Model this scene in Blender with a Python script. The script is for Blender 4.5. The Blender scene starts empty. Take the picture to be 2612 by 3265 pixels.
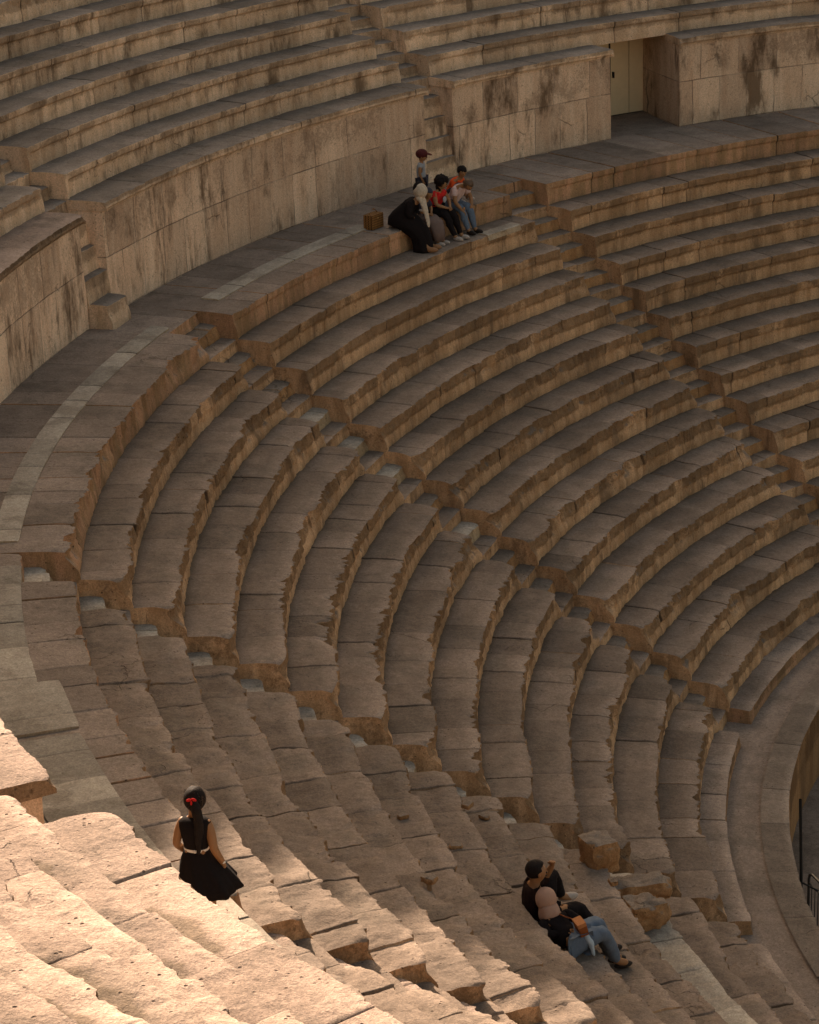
import bpy, math, random
import numpy as np
from mathutils import Vector, Matrix

R = math.radians
rng = random.Random(7)
nrng = np.random.default_rng(11)

# ------------------------------------------------------------------ measures
H = 0.434          # riser of the lower seats
D = 0.6375         # tread of the lower seats
R0 = 23.43         # walkway edge (row 0 nosing)
RW = 25.40         # podium wall
HP = 1.92          # podium height
D2, H2 = 0.64, 0.42   # upper tier
NROW = 13
LANES = {'B': (149.4, 152.02), 'A': (174.75, 177.82), 'C': (200.69, 203.11), 'D': (223.12, 225.7)}
SUN_AZ, SUN_EL = 115.0, 28.0

sc = bpy.context.scene
COL = sc.collection

# ------------------------------------------------------------------ scene helpers
def tag(o, label=None, cat=None, group=None, kind=None):
    if label: o['label'] = label
    if cat: o['category'] = cat
    if group: o['group'] = group
    if kind: o['kind'] = kind
    return o

def empty(name, loc, label, cat, group=None, rz=0.0):
    o = bpy.data.objects.new(name, None)
    COL.objects.link(o)
    o.location = loc
    o.rotation_euler = (0, 0, rz)
    o.empty_display_size = 0.2
    return tag(o, label, cat, group)

def pol(r, deg, z=0.0):
    return Vector((r * math.cos(R(deg)), r * math.sin(R(deg)), z))

def build(name, V, F, mat, parent=None, local=False, attrs=None, smooth=True, sharp=40, label=None):
    """V (n,3) array, F list of arrays of equal-length faces -> one mesh object."""
    V = np.asarray(V, dtype=np.float32)
    if parent is not None and not local:
        V = V - np.array(parent.location, dtype=np.float32)
    if isinstance(F, np.ndarray): F = [F]
    F = [np.asarray(f, dtype=np.int32) for f in F if len(f)]
    me = bpy.data.meshes.new(name)
    me.vertices.add(len(V))
    me.vertices.foreach_set('co', V.ravel())
    nl = sum(f.size for f in F)
    npoly = sum(len(f) for f in F)
    me.loops.add(nl)
    me.polygons.add(npoly)
    me.loops.foreach_set('vertex_index', np.concatenate([f.ravel() for f in F]))
    tot = np.concatenate([np.full(len(f), f.shape[1], np.int32) for f in F])
    st = np.concatenate([[0], np.cumsum(tot)[:-1]]).astype(np.int32)
    me.polygons.foreach_set('loop_start', st)
    me.polygons.foreach_set('loop_total', tot)
    me.update(calc_edges=True)
    me.validate()
    for k, a in (attrs or {}).items():
        at = me.attributes.new(k, 'FLOAT', 'POINT')
        at.data.foreach_set('value', np.asarray(a, dtype=np.float32))
    me.polygons.foreach_set('use_smooth', np.full(len(me.polygons), smooth))
    if smooth and sharp:
        me.set_sharp_from_angle(angle=R(sharp))
    me.materials.append(mat)
    o = bpy.data.objects.new(name, me)
    COL.objects.link(o)
    if parent is not None: o.parent = parent
    if label: o['label'] = label
    return o

# ------------------------------------------------------------------ noise
def _hash(ix, iy, iz, seed):
    h = (ix.astype(np.int64) * 374761393 + iy.astype(np.int64) * 668265263 + iz.astype(np.int64) * 2147483647 + seed * 974634777) & 0xFFFFFFFF
    h = ((h ^ (h >> 13)) * 1274126177) & 0xFFFFFFFF
    h = ((h ^ (h >> 15)) * 2246822519) & 0xFFFFFFFF
    h = h ^ (h >> 16)
    return (h & 0xFFFFFF).astype(np.float64) / 0xFFFFFF

def vnoise(x, y, z=None, seed=0):
    x = np.asarray(x, float); y = np.asarray(y, float) + 0 * x
    z = np.zeros_like(x) if z is None else np.asarray(z, float) + 0 * x
    x = x + 0 * y
    ix, iy, iz = np.floor(x), np.floor(y), np.floor(z)
    fx, fy, fz = x - ix, y - iy, z - iz
    fx = fx * fx * (3 - 2 * fx); fy = fy * fy * (3 - 2 * fy); fz = fz * fz * (3 - 2 * fz)
    r = 0
    for dx in (0, 1):
        for dy in (0, 1):
            for dz in (0, 1):
                w = (fx if dx else 1 - fx) * (fy if dy else 1 - fy) * (fz if dz else 1 - fz)
                r = r + w * _hash(ix + dx, iy + dy, iz + dz, seed)
    return r * 2 - 1

def fbm(x, y, z=None, seed=0, o=3):
    s, a, n = 0, 1.0, 0
    for k in range(o):
        f = 2.03 ** k
        s = s + a * vnoise(np.asarray(x) * f, np.asarray(y) * f, None if z is None else np.asarray(z) * f, seed + k * 17)
        n += a; a *= 0.52
    return s / n

def sstep(a, b, x):
    t = np.clip((x - a) / (b - a), 0, 1)
    return t * t * (3 - 2 * t)

def grid_faces(nu, nv, off=0, flip=False):
    i = np.arange(nu - 1)[:, None] * nv + np.arange(nv - 1)[None, :]
    q = np.stack([i, i + 1, i + nv + 1, i + nv], -1).reshape(-1, 4) + off
    return q[:, ::-1] if flip else q

# ------------------------------------------------------------------ materials
def nodes_of(name):
    m = bpy.data.materials.new(name)
    m.use_nodes = True
    nt = m.node_tree
    nt.nodes.clear()
    out = nt.nodes.new('ShaderNodeOutputMaterial')
    b = nt.nodes.new('ShaderNodeBsdfPrincipled')
    nt.links.new(b.outputs[0], out.inputs[0])
    b.inputs['Roughness'].default_value = 0.9
    b.inputs['Specular IOR Level'].default_value = 0.2
    return m, nt, b

class G:
    """tiny node builder"""
    def __init__(s, nt): s.nt = nt
    def n(s, typ, **kw):
        x = s.nt.nodes.new(typ)
        for k, v in kw.items(): setattr(x, k, v)
        return x
    def put(s, sock, v):
        if hasattr(v, 'links') or isinstance(v, bpy.types.NodeSocket): s.nt.links.new(v, sock)
        else: sock.default_value = v
    def noise(s, vec, scale, detail=4, rough=0.55, dist=0.0):
        x = s.n('ShaderNodeTexNoise')
        s.put(x.inputs['Vector'], vec)
        x.inputs['Scale'].default_value = scale; x.inputs['Detail'].default_value = detail
        x.inputs['Roughness'].default_value = rough; x.inputs['Distortion'].default_value = dist
        return x.outputs[0]
    def ramp(s, v, a, b):
        x = s.n('ShaderNodeMapRange'); x.interpolation_type = 'SMOOTHSTEP'
        s.put(x.inputs[0], v); x.inputs[1].default_value = a; x.inputs[2].default_value = b
        return x.outputs[0]
    def mix(s, f, a, b, mode='MIX'):
        x = s.n('ShaderNodeMix', data_type='RGBA', blend_type=mode)
        s.put(x.inputs[0], f)
        s.put(x.inputs[6], a if not isinstance(a, tuple) else (*a, 1)); s.put(x.inputs[7], b if not isinstance(b, tuple) else (*b, 1))
        return x.outputs[2]
    def math(s, op, a, b=0.0, c=None):
        x = s.n('ShaderNodeMath', operation=op)
        s.put(x.inputs[0], a); s.put(x.inputs[1], b)
        if c is not None: s.put(x.inputs[2], c)
        return x.outputs[0]
    def scale(s, vec, xyz):
        x = s.n('ShaderNodeVectorMath', operation='MULTIPLY')
        s.put(x.inputs[0], vec); x.inputs[1].default_value = xyz
        return x.outputs[0]

def stone(name, tread, tread2, face, face2, stain=0.5, pits=1.0, courses=None, bump=1.0, blkamp=0.42):
    m, nt, b = nodes_of(name)
    g = G(nt)
    geo = g.n('ShaderNodeNewGeometry')
    pos = geo.outputs['Position']
    nrm = g.n('ShaderNodeSeparateXYZ'); g.put(nrm.inputs[0], geo.outputs['Normal'])
    big = g.noise(pos, 0.55, 3)
    mid = g.noise(pos, 2.6, 5, 0.62)
    fine = g.noise(pos, 17, 5, 0.7)
    grain = g.noise(pos, 48, 3, 0.75)
    blk = g.n('ShaderNodeAttribute', attribute_name='blk').outputs['Fac']
    # weathered top against rougher ochre faces; bounce light also put into the face colour
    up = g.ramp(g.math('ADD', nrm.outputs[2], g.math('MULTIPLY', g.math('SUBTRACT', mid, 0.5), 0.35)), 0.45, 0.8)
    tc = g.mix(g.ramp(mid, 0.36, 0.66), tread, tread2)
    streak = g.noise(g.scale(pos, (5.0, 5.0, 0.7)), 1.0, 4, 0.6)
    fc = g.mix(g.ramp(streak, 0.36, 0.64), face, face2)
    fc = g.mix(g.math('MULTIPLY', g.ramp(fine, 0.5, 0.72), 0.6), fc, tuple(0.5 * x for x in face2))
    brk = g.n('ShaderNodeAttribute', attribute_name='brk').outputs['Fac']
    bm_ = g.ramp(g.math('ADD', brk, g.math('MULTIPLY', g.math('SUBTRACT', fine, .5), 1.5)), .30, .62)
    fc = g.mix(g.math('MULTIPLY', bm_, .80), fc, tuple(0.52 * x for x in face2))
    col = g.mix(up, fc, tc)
    # grey weathering in patches, soil gathered at the back of the treads
    pat = g.math('MULTIPLY', g.ramp(g.noise(pos, 1.15, 6, .68), .50, .62), g.math('MULTIPLY', up, .5))
    col = g.mix(pat, col, (.125, .102, .078))
    dirt = g.n('ShaderNodeAttribute', attribute_name='dirt').outputs['Fac']
    dm = g.ramp(g.math('ADD', dirt, g.math('MULTIPLY', g.math('SUBTRACT', fine, .5), 1.3)), .35, .75)
    col = g.mix(g.math('MULTIPLY', dm, .75), col, (.105, .078, .050))
    jt = g.n('ShaderNodeAttribute', attribute_name='joint').outputs['Fac']
    col = g.mix(g.math('MULTIPLY', g.ramp(jt, .1, .8), .8), col, (.035, .024, .017))
    wr = g.n('ShaderNodeAttribute', attribute_name='wear').outputs['Fac']
    col = g.mix(g.math('MULTIPLY', g.math('MULTIPLY', wr, up), .55), col, tuple(min(.6, 1.7 * x) for x in tread))
    # per block tone
    tone = g.math('ADD', 1.0 - blkamp / 2, g.math('MULTIPLY', blk, blkamp))
    tone = g.math('MULTIPLY', tone, g.math('ADD', 0.80, g.math('MULTIPLY', big, 0.40)))
    tone = g.math('MULTIPLY', tone, g.math('ADD', 0.45, g.math('MULTIPLY', fine, 1.10)))
    tone = g.math('MULTIPLY', tone, g.math('ADD', 0.35, g.math('MULTIPLY', grain, 1.30)))
    comb = g.n('ShaderNodeCombineColor')
    for i in range(3): g.put(comb.inputs[i], tone)
    col = g.mix(1.0, col, comb.outputs[0], 'MULTIPLY')
    # dark lichen / water stains, running down on the faces
    st = g.noise(g.scale(pos, (1.5, 1.5, 0.55)), 1.0, 6, 0.65)
    st = g.math('MULTIPLY', g.ramp(st, 0.53, 0.68), stain)
    drip = g.math('MULTIPLY', g.ramp(g.noise(g.scale(pos, (3.6, 3.6, .75)), 1.0, 7, .74), .47, .64), g.ramp(g.noise(pos, .5, 4, .6), .46, .64))
    st = g.math('MAXIMUM', st, g.math('MULTIPLY', drip, stain))
    st = g.math('MULTIPLY', st, g.math('SUBTRACT', 1.12, up))
    col = g.mix(st, col, (0.125, 0.078, 0.045))
    # pits
    vo = g.n('ShaderNodeTexVoronoi'); g.put(vo.inputs['Vector'], pos); vo.inputs['Scale'].default_value = 13
    pit = g.math('MULTIPLY', g.math('SUBTRACT', 1.0, g.ramp(vo.outputs['Distance'], 0.05, 0.22)), g.ramp(g.noise(pos, 4.5, 3), 0.48, 0.62))
    pit = g.math('MULTIPLY', pit, pits)
    col = g.mix(g.math('MULTIPLY', pit, 0.75), col, (0.05, 0.03, 0.02))
    hgt = g.math('ADD', g.math('MULTIPLY', mid, 0.5), g.math('ADD', g.math('MULTIPLY', fine, 0.42), g.math('MULTIPLY', grain, 0.16)))
    hgt = g.math('SUBTRACT', hgt, g.math('MULTIPLY', pit, 0.35))
    if courses:
        cw, ch, z0 = courses
        sp = g.n('ShaderNodeSeparateXYZ'); g.put(sp.inputs[0], pos)
        at = g.math('ARCTAN2', sp.outputs[1], sp.outputs[0])
        u = g.math('MULTIPLY', at, RW)
        v = g.math('SUBTRACT', sp.outputs[2], z0)
        cv = g.n('ShaderNodeCombineXYZ'); g.put(cv.inputs[0], u); g.put(cv.inputs[1], v)
        wob = g.n('ShaderNodeVectorMath', operation='ADD')
        g.put(wob.inputs[0], cv.outputs[0])
        wn = g.n('ShaderNodeTexNoise'); g.put(wn.inputs['Vector'], pos); wn.inputs['Scale'].default_value = 1.7
        g.put(wob.inputs[1], g.scale(wn.outputs['Color'], (0.10, 0.025, 0)))
        br = g.n('ShaderNodeTexBrick')
        g.put(br.inputs['Vector'], wob.outputs[0])
        br.offset = 0.37; br.squash = 0.72; br.squash_frequency = 3
        br.inputs['Scale'].default_value = 1.0
        br.inputs['Brick Width'].default_value = cw; br.inputs['Row Height'].default_value = ch
        br.inputs['Mortar Size'].default_value = 0.010; br.inputs['Mortar Smooth'].default_value = 0.4
        br.inputs['Color1'].default_value = (0.70, 0.66, 0.62, 1); br.inputs['Color2'].default_value = (1.12, 1.10, 1.06, 1)
        br.inputs['Mortar'].default_value = (0.9, 0.9, 0.9, 1)
        col = g.mix(0.85, col, br.outputs['Color'], 'MULTIPLY')
        jf = g.math('MULTIPLY', br.outputs['Fac'], g.ramp(g.noise(pos, 1.1, 2), 0.35, 0.6))
        col = g.mix(g.math('MULTIPLY', jf, 0.65), col, (0.06, 0.04, 0.03))
        hgt = g.math('SUBTRACT', hgt, g.math('MULTIPLY', br.outputs['Fac'], 0.5))
    # hairline fractures
    ck = g.n('ShaderNodeTexVoronoi', feature='DISTANCE_TO_EDGE')
    cv_ = g.n('ShaderNodeVectorMath', operation='ADD'); g.put(cv_.inputs[0], pos)
    cn_ = g.n('ShaderNodeTexNoise'); g.put(cn_.inputs['Vector'], pos); cn_.inputs['Scale'].default_value = 3.0; cn_.inputs['Detail'].default_value = 5
    g.put(cv_.inputs[1], g.scale(cn_.outputs['Color'], (.5, .5, .5)))
    g.put(ck.inputs['Vector'], cv_.outputs[0]); ck.inputs['Scale'].default_value = .95
    cr = g.math('MULTIPLY', g.math('SUBTRACT', 1.0, g.ramp(ck.outputs['Distance'], .002, .014)), g.ramp(g.noise(pos, .8, 3), .585, .66))
    col = g.mix(g.math('MULTIPLY', cr, .45), col, (.06, .042, .028))
    hgt = g.math('SUBTRACT', hgt, g.math('MULTIPLY', cr, .5))
    g.put(b.inputs['Base Color'], col)
    bp = g.n('ShaderNodeBump'); bp.inputs['Strength'].default_value = 0.95 * bump; bp.inputs['Distance'].default_value = 0.03
    g.put(bp.inputs['Height'], hgt)
    g.put(b.inputs['Normal'], bp.outputs[0])
    return m

def plain(name, col, rough=0.85, var=0.25, scale=30, spec=0.2, metallic=0.0, weave=0.0):
    m, nt, b = nodes_of(name)
    g = G(nt)
    co = g.n('ShaderNodeTexCoord').outputs['Object']
    n = g.noise(co, scale, 4, 0.6)
    c = g.mix(n, tuple(x * (1 - var) for x in col), tuple(min(1, x * (1 + var)) for x in col))
    g.put(b.inputs['Base Color'], c)
    b.inputs['Roughness'].default_value = rough
    b.inputs['Specular IOR Level'].default_value = spec
    b.inputs['Metallic'].default_value = metallic
    bp = g.n('ShaderNodeBump'); bp.inputs['Strength'].default_value = 0.35; bp.inputs['Distance'].default_value = 0.01
    g.put(bp.inputs['Height'], n); g.put(b.inputs['Normal'], bp.outputs[0])
    return m

M = {}  # treads darkened and faces lightened: bounce light put into the stone colours
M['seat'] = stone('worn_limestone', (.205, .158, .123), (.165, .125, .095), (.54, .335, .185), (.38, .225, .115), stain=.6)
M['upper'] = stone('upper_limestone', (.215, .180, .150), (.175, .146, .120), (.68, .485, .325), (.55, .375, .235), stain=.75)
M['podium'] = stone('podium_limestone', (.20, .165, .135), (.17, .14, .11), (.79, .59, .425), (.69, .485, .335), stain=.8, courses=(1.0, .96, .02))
M['pale'] = stone('pale_limestone', (.335, .298, .243), (.285, .248, .20), (.44, .34, .23), (.36, .26, .16), stain=.2, pits=.6, bump=.6)
M['patch'] = stone('white_patch_stone', (.40, .355, .29), (.30, .26, .21), (.42, .31, .19), (.33, .23, .13), stain=.2, pits=.8, bump=1.0)
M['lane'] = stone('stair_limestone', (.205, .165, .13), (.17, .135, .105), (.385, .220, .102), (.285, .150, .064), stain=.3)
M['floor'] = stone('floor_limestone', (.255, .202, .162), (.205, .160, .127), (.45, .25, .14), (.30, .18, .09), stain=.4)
M['rough'] = stone('rough_limestone_painted_sun', (.345, .262, .212), (.28, .212, .168), (.36, .245, .15), (.24, .155, .092), stain=.4, pits=1.3, bump=1.5)  # rougher, paler copy of the seat stone, sunlight put into its colour
M['earth'] = stone('earth', (.55, .44, .32), (.48, .38, .27), (.34, .25, .16), (.28, .19, .11), stain=.2)

# ------------------------------------------------------------------ stone rows
def arc_block(th0, th1, rf, rb, zt, zb, ds=0.025, nt=12, nr=12, worn=1.0, lip=0.10, lipdepth=0.055,
              seed=0, joint=(0.5, 1.1), under=0.0, ends=True, endlip=0.12, rough=1.0, jointdepth=.014, cap=(True, True), soft=None, tooth=1.0, lumps=0.0, jointdark=1.0):
    """A curved stone course: tread, worn nosing, riser and both end faces."""
    L = R(th1 - th0) * rf
    n = max(4, int(L / ds) + 1)
    s = np.linspace(0, L, n)
    lr = random.Random(seed * 31 + 5)
    cuts = []
    x = lr.uniform(*joint) * lr.uniform(.3, 1) if joint else 0
    while joint and x < L - 0.15:
        cuts.append(x); x += lr.uniform(*joint)
    cuts = np.array(cuts)
    if len(cuts):
        add = np.concatenate([cuts - .020, cuts - .009, cuts + .009, cuts + .020])
        s = np.unique(np.concatenate([s, add]))
        s = s[(s >= 0) & (s <= L)]
        keep = np.concatenate([[True], np.diff(s) > 0.002]); keep[-1] = True
        s = s[keep]
    n = len(s)
    bi = np.searchsorted(cuts, s) if len(cuts) else np.zeros(n, int)
    nb = bi.max() + 1
    br = np.array([lr.random() for _ in range(nb)])
    bz = np.array([lr.uniform(-1, 1) for _ in range(nb)]) * .010 * rough
    be = np.array([lr.random() ** 1.6 for _ in range(nb)])
    if len(cuts):
        dd = np.abs(s[:, None] - cuts[None]); jn = dd.argmin(1); dj = dd.min(1)
        jd = np.array([.12 + jointdark * .88 * lr.random() ** 1.6 for _ in cuts])[jn]
    else: dj, jd = np.full(n, 9.), 0
    groove = (1 - sstep(.008, .019, dj)) * jd
    th = R(th0) + s / rf
    sd = seed * 7.13
    A = rf * th                                   # arc coordinate
    # nosing erosion, on a warped coordinate so that no tooth spacing repeats
    AW = A; A = A + .55 * fbm(A * .75, sd + 3, seed=2, o=2) + .12 * fbm(A * 3.1, sd + 8, seed=16, o=2)
    e1 = fbm(A * 1.1, sd, seed=3, o=2)
    e2 = fbm(A * 3.8, sd + 9, seed=4, o=5)
    e3 = fbm(A * 13, sd + 5, seed=5, o=2)
    e4 = fbm(A * 24, sd + 2, seed=6, o=2)
    mod = .12 + 1.25 * sstep(-.5, .55, fbm(A * .9, sd + 4, seed=13, o=4))
    bite = np.clip(e2 * 1.5 + .25 * e1 - .12, 0, 1) ** .8
    teeth = np.abs(e3) ** .7
    ero = worn * mod * (.018 + .100 * bite + tooth * (.045 * teeth + .020 * np.abs(e4))) + worn * .16 * np.clip(fbm(A * 2.2, sd + 7, seed=15, o=2) - .48, 0, 1) + worn * (.035 * be[bi] + .012 * groove)
    de = np.minimum(s, L - s)
    ero = ero + worn * .07 * np.exp(-de / .10) + .012 * np.exp(-de / .04)
    if soft is not None: ero = ero * soft(np.degrees(th))
    ero = np.clip(ero, 0, .30)
    e = ero[:, None]
    A = AW
    # tread
    u = np.concatenate([np.linspace(0, .72, nt - 6), [.80, .87, .92, .96, .985, 1.0]])[None, :]
    rf = rf - .04 * min(1, worn)
    Rt = rb + (rf + e - rb) * u
    a2 = A[:, None] + 0 * u
    zt_n = .010 * fbm(a2 * 1.6, Rt * 1.6, seed=8 + seed % 50, o=2) + .006 * fbm(a2 * 9, Rt * 9, seed=9, o=2)
    zt_n = zt_n - .02 * np.clip(fbm(a2 * 2.3, Rt * 3.1, seed=21 + seed % 40, o=3) - .35, 0, 1) * worn
    if lumps:
        zt_n = zt_n + lumps * (.022 * fbm(a2 * 3.2, Rt * 4.2, seed=61 + seed % 20, o=4) - .035 * np.clip(fbm(a2 * 1.3, Rt * 2.6, seed=67 + seed % 20, o=4) - .12, 0, .5) * sstep(.25, .8, u))
    Zt = zt + rough * zt_n + bz[bi][:, None] - jointdepth * groove[:, None]
    drop = (.010 + .16 * e * (.4 + .6 * np.abs(fbm(a2 * 7, Rt * 5, seed=12, o=2)))) * u ** 9
    Zt = Zt - drop - worn * .03 * np.exp(-de / .07)[:, None] * u ** 4
    # riser
    hh = zt - zb
    tl = lip / hh
    t = np.concatenate([[0.03], np.linspace(.09, 1, nr - 1)])
    if lipdepth > .03: t = np.unique(np.concatenate([t, [tl * .82, tl * 1.02, tl * 1.22, tl * 1.5]]).round(4))
    t = t[None, :]; nr = t.shape[1]
    jam = np.exp(-(de / endlip) ** 4)[:, None] if endlip else 0
    rec = lipdepth * sstep(tl, tl * 1.55, t) * (1 - jam)
    if lipdepth > 0:
        rec = rec - .008 * np.exp(-((t - tl * .35) / (tl * .3)) ** 2) * (1 - worn * .6)
    lm = 1 - sstep(.10, .75, t)
    a3 = A[:, None] + 0 * t
    zz = (zt - hh * t)
    vert = fbm(a3 * 11, zz * 2.2 + sd, seed=31 + seed % 30, o=3)
    chunk = fbm(a3 * 3.2, zz * 4.5 + sd, seed=37 + seed % 30, o=3)
    cav = np.clip(chunk - .12, 0, 1)
    Rr = rf + np.maximum(e * lm, 0) + rec + worn * (.050 * vert * (.22 + lm) + .11 * cav * (1 - .62 * t)) - .005 * fbm(a3 * 20, zz * 20, seed=44, o=1) - under * t
    Rr = Rr + .012 * groove[:, None]
    Rr = np.maximum(Rr, rf - .02)
    Zr = Zt[:, -1:] + (zb - Zt[:, -1:]) * t
    Rall = np.concatenate([Rt, Rr], 1); Zall = np.concatenate([Zt, Zr], 1)
    m = Rall.shape[1]
    c, sn = np.cos(th)[:, None], np.sin(th)[:, None]
    V = np.stack([Rall * c, Rall * sn, Zall], -1).reshape(-1, 3)
    # th increases anticlockwise; profile runs inward then down
    F = [grid_faces(n, m, flip=False)]
    blk = np.repeat(br[bi], m)
    if ends:
        for side, idx in ((0, 0), (1, n - 1)):
            if not cap[side]: continue
            # cap grid: columns along tread, rows down
            w = np.concatenate([[0], t[0]])
            rfr = np.concatenate([[Rall[idx, nt - 1]], Rr[idx]])
            uu = (Rt[idx] - rb) / (Rt[idx, -1] - rb)
            RR = rb + (rfr[None, :] - rb) * uu[:, None]
            ZZ = Zt[idx][:, None] + (zb - Zt[idx][:, None]) * w[None, :]
            dth = .016 * fbm(RR * 6, ZZ * 6 + sd, seed=51 + side, o=3) * worn / rf
            edge = np.minimum.reduce([w[None, :] + 0 * RR, 1 - uu[:, None] + 0 * RR, np.minimum(1, 0 * RR + 1)])
            dth = dth * sstep(0, .12, edge) - 0
            tt = th[idx] + dth
            C = np.stack([RR * np.cos(tt), RR * np.sin(tt), ZZ], -1).reshape(-1, 3)
            off = len(V)
            V = np.concatenate([V, C])
            F.append(grid_faces(RR.shape[0], RR.shape[1], off, flip=(side == 1)))
            blk = np.concatenate([blk, np.full(len(C), br[bi[idx]])])
    F = np.concatenate(F)
    ARC_U = np.concatenate([np.tile(np.concatenate([u[0], np.full(t.shape[1], 9.)]), n), np.full(len(V) - n * m, 9.)])
    arc_block.u = ARC_U
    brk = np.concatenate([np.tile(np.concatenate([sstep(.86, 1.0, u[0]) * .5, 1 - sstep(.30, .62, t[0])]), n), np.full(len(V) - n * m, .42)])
    wv = fbm(V[:, 0] * 2.1, V[:, 1] * 2.1, V[:, 2] * 2.0, seed=91, o=3)
    gr = (groove[:, None] + 0 * Rall); gr[:, nt + nr // 2:] *= .6
    arc_block.joint = np.concatenate([gr.ravel(), np.zeros(len(V) - n * m)])
    we = sstep(.66, .97, u) * (.55 + .8 * fbm(a2 * 1.7, Rt * 2.0, seed=71, o=3))
    arc_block.wear = np.concatenate([np.concatenate([we, np.zeros((n, t.shape[1]))], 1).ravel(), np.zeros(len(V) - n * m)])
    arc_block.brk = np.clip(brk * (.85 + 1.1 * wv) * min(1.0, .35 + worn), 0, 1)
    return V, F[:, ::-1], blk

def arc_sheet(th0, th1, ra, rb, z, ds=.08, nr=14, rough=.006, seed=0):
    """curved paving sheet at height z; radii may be functions of theta"""
    n = max(3, int(R(th1 - th0) * 24 / ds))
    th = np.linspace(th0, th1, n)
    a = np.array([ra(t) if callable(ra) else ra for t in th]); b = np.array([rb(t) if callable(rb) else rb for t in th])
    w = np.linspace(0, 1, nr)
    RR = a[:, None] + (b - a)[:, None] * w
    T = R(1) * th[:, None] + 0 * RR
    Z = z + rough * fbm(RR * 2, T * 40, seed=seed, o=2)
    V = np.stack([RR * np.cos(T), RR * np.sin(T), Z], -1).reshape(-1, 3)
    return V, grid_faces(n, nr, flip=False)

def merge(parts):
    Vs, Fs, bs, off = [], [], [], 0
    for V, F, b in parts:
        Vs.append(V); Fs.append(F + off); bs.append(b if b is not None else np.full(len(V), .5)); off += len(V)
    return np.concatenate(Vs), np.concatenate(Fs), np.concatenate(bs)

def rock(size, seed, n=10, rnd=.35, amp=.10, loc=(0, 0, 0), rot=0.0, tilt=(0, 0)):
    """a roughly squared, chipped and rounded block"""
    size = np.array(size, float)
    lin = np.linspace(-1, 1, n)
    faces, Vs, off = [], [], 0
    for ax in range(3):
        for sg in (-1, 1):
            a, b = np.meshgrid(lin, lin, indexing='ij')
            P = np.zeros((n, n, 3)); P[..., ax] = sg; P[..., (ax + 1) % 3] = a; P[..., (ax + 2) % 3] = b
            Vs.append(P.reshape(-1, 3)); faces.append(grid_faces(n, n, off, flip=(sg > 0))); off += n * n
    V = np.concatenate(Vs); F = np.concatenate(faces)
    ln = np.linalg.norm(V, axis=1, keepdims=True)
    V = V * (1 - rnd) + V / ln * 1.25 * rnd
    W = V * size / 2
    k = 1.6 / size.min()
    d = amp * size.min() * fbm(W[:, 0] * k + seed, W[:, 1] * k, W[:, 2] * k, seed=seed, o=4)
    W = W + V / np.linalg.norm(V, axis=1, keepdims=True) * d[:, None]
    Mx = np.array(Matrix.Rotation(rot, 3, 'Z') @ Matrix.Rotation(tilt[0], 3, 'X') @ Matrix.Rotation(tilt[1], 3, 'Y'))
    W = W @ Mx.T + np.array(loc)
    return W, F, None
SKY_TINT = (1.0, .795, .555, 1)
SKY_STRENGTH = .10
EXPOSURE = 1.44
SUN_AZ, SUN_EL = 125.0, 28.0
def RIM(q):  # height of the added rim wall by azimuth, fitted to the shade edge
    base = float(np.interp(q, [140, 154.5, 158, 159.5, 161, 163, 166, 212], [17.0, 17.3, 17.7, 18.06, 18.75, 19.2, 19.3, 19.3]))
    return base
# =================================================================== SETTING
def BRK(v):
    if len(arc_block.brk) != len(v): return {}
    return {'brk': arc_block.brk, 'joint': arc_block.joint, 'wear': arc_block.wear}
def rz(k): return R0 - D * k, -H * k
def ordinal(k): return ['walkway', 'first', 'second', 'third', 'fourth', 'fifth', 'sixth', 'seventh', 'eighth', 'ninth', 'tenth', 'eleventh', 'twelfth', 'thirteenth', 'fourteenth'][k]

# --- ground far below and orchestra floor
V, F = arc_sheet(0, 360, 0.0, 13.9, -7.5, ds=.5, nr=30, rough=.02)
tag(build('orchestra_floor', V, F, M['floor']), kind='structure')
V, F = arc_sheet(0, 360, 13.7, 400.0, -7.62, ds=.8, nr=40, rough=.0)
tag(build('ground', V, F, M['earth']), kind='structure')

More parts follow.
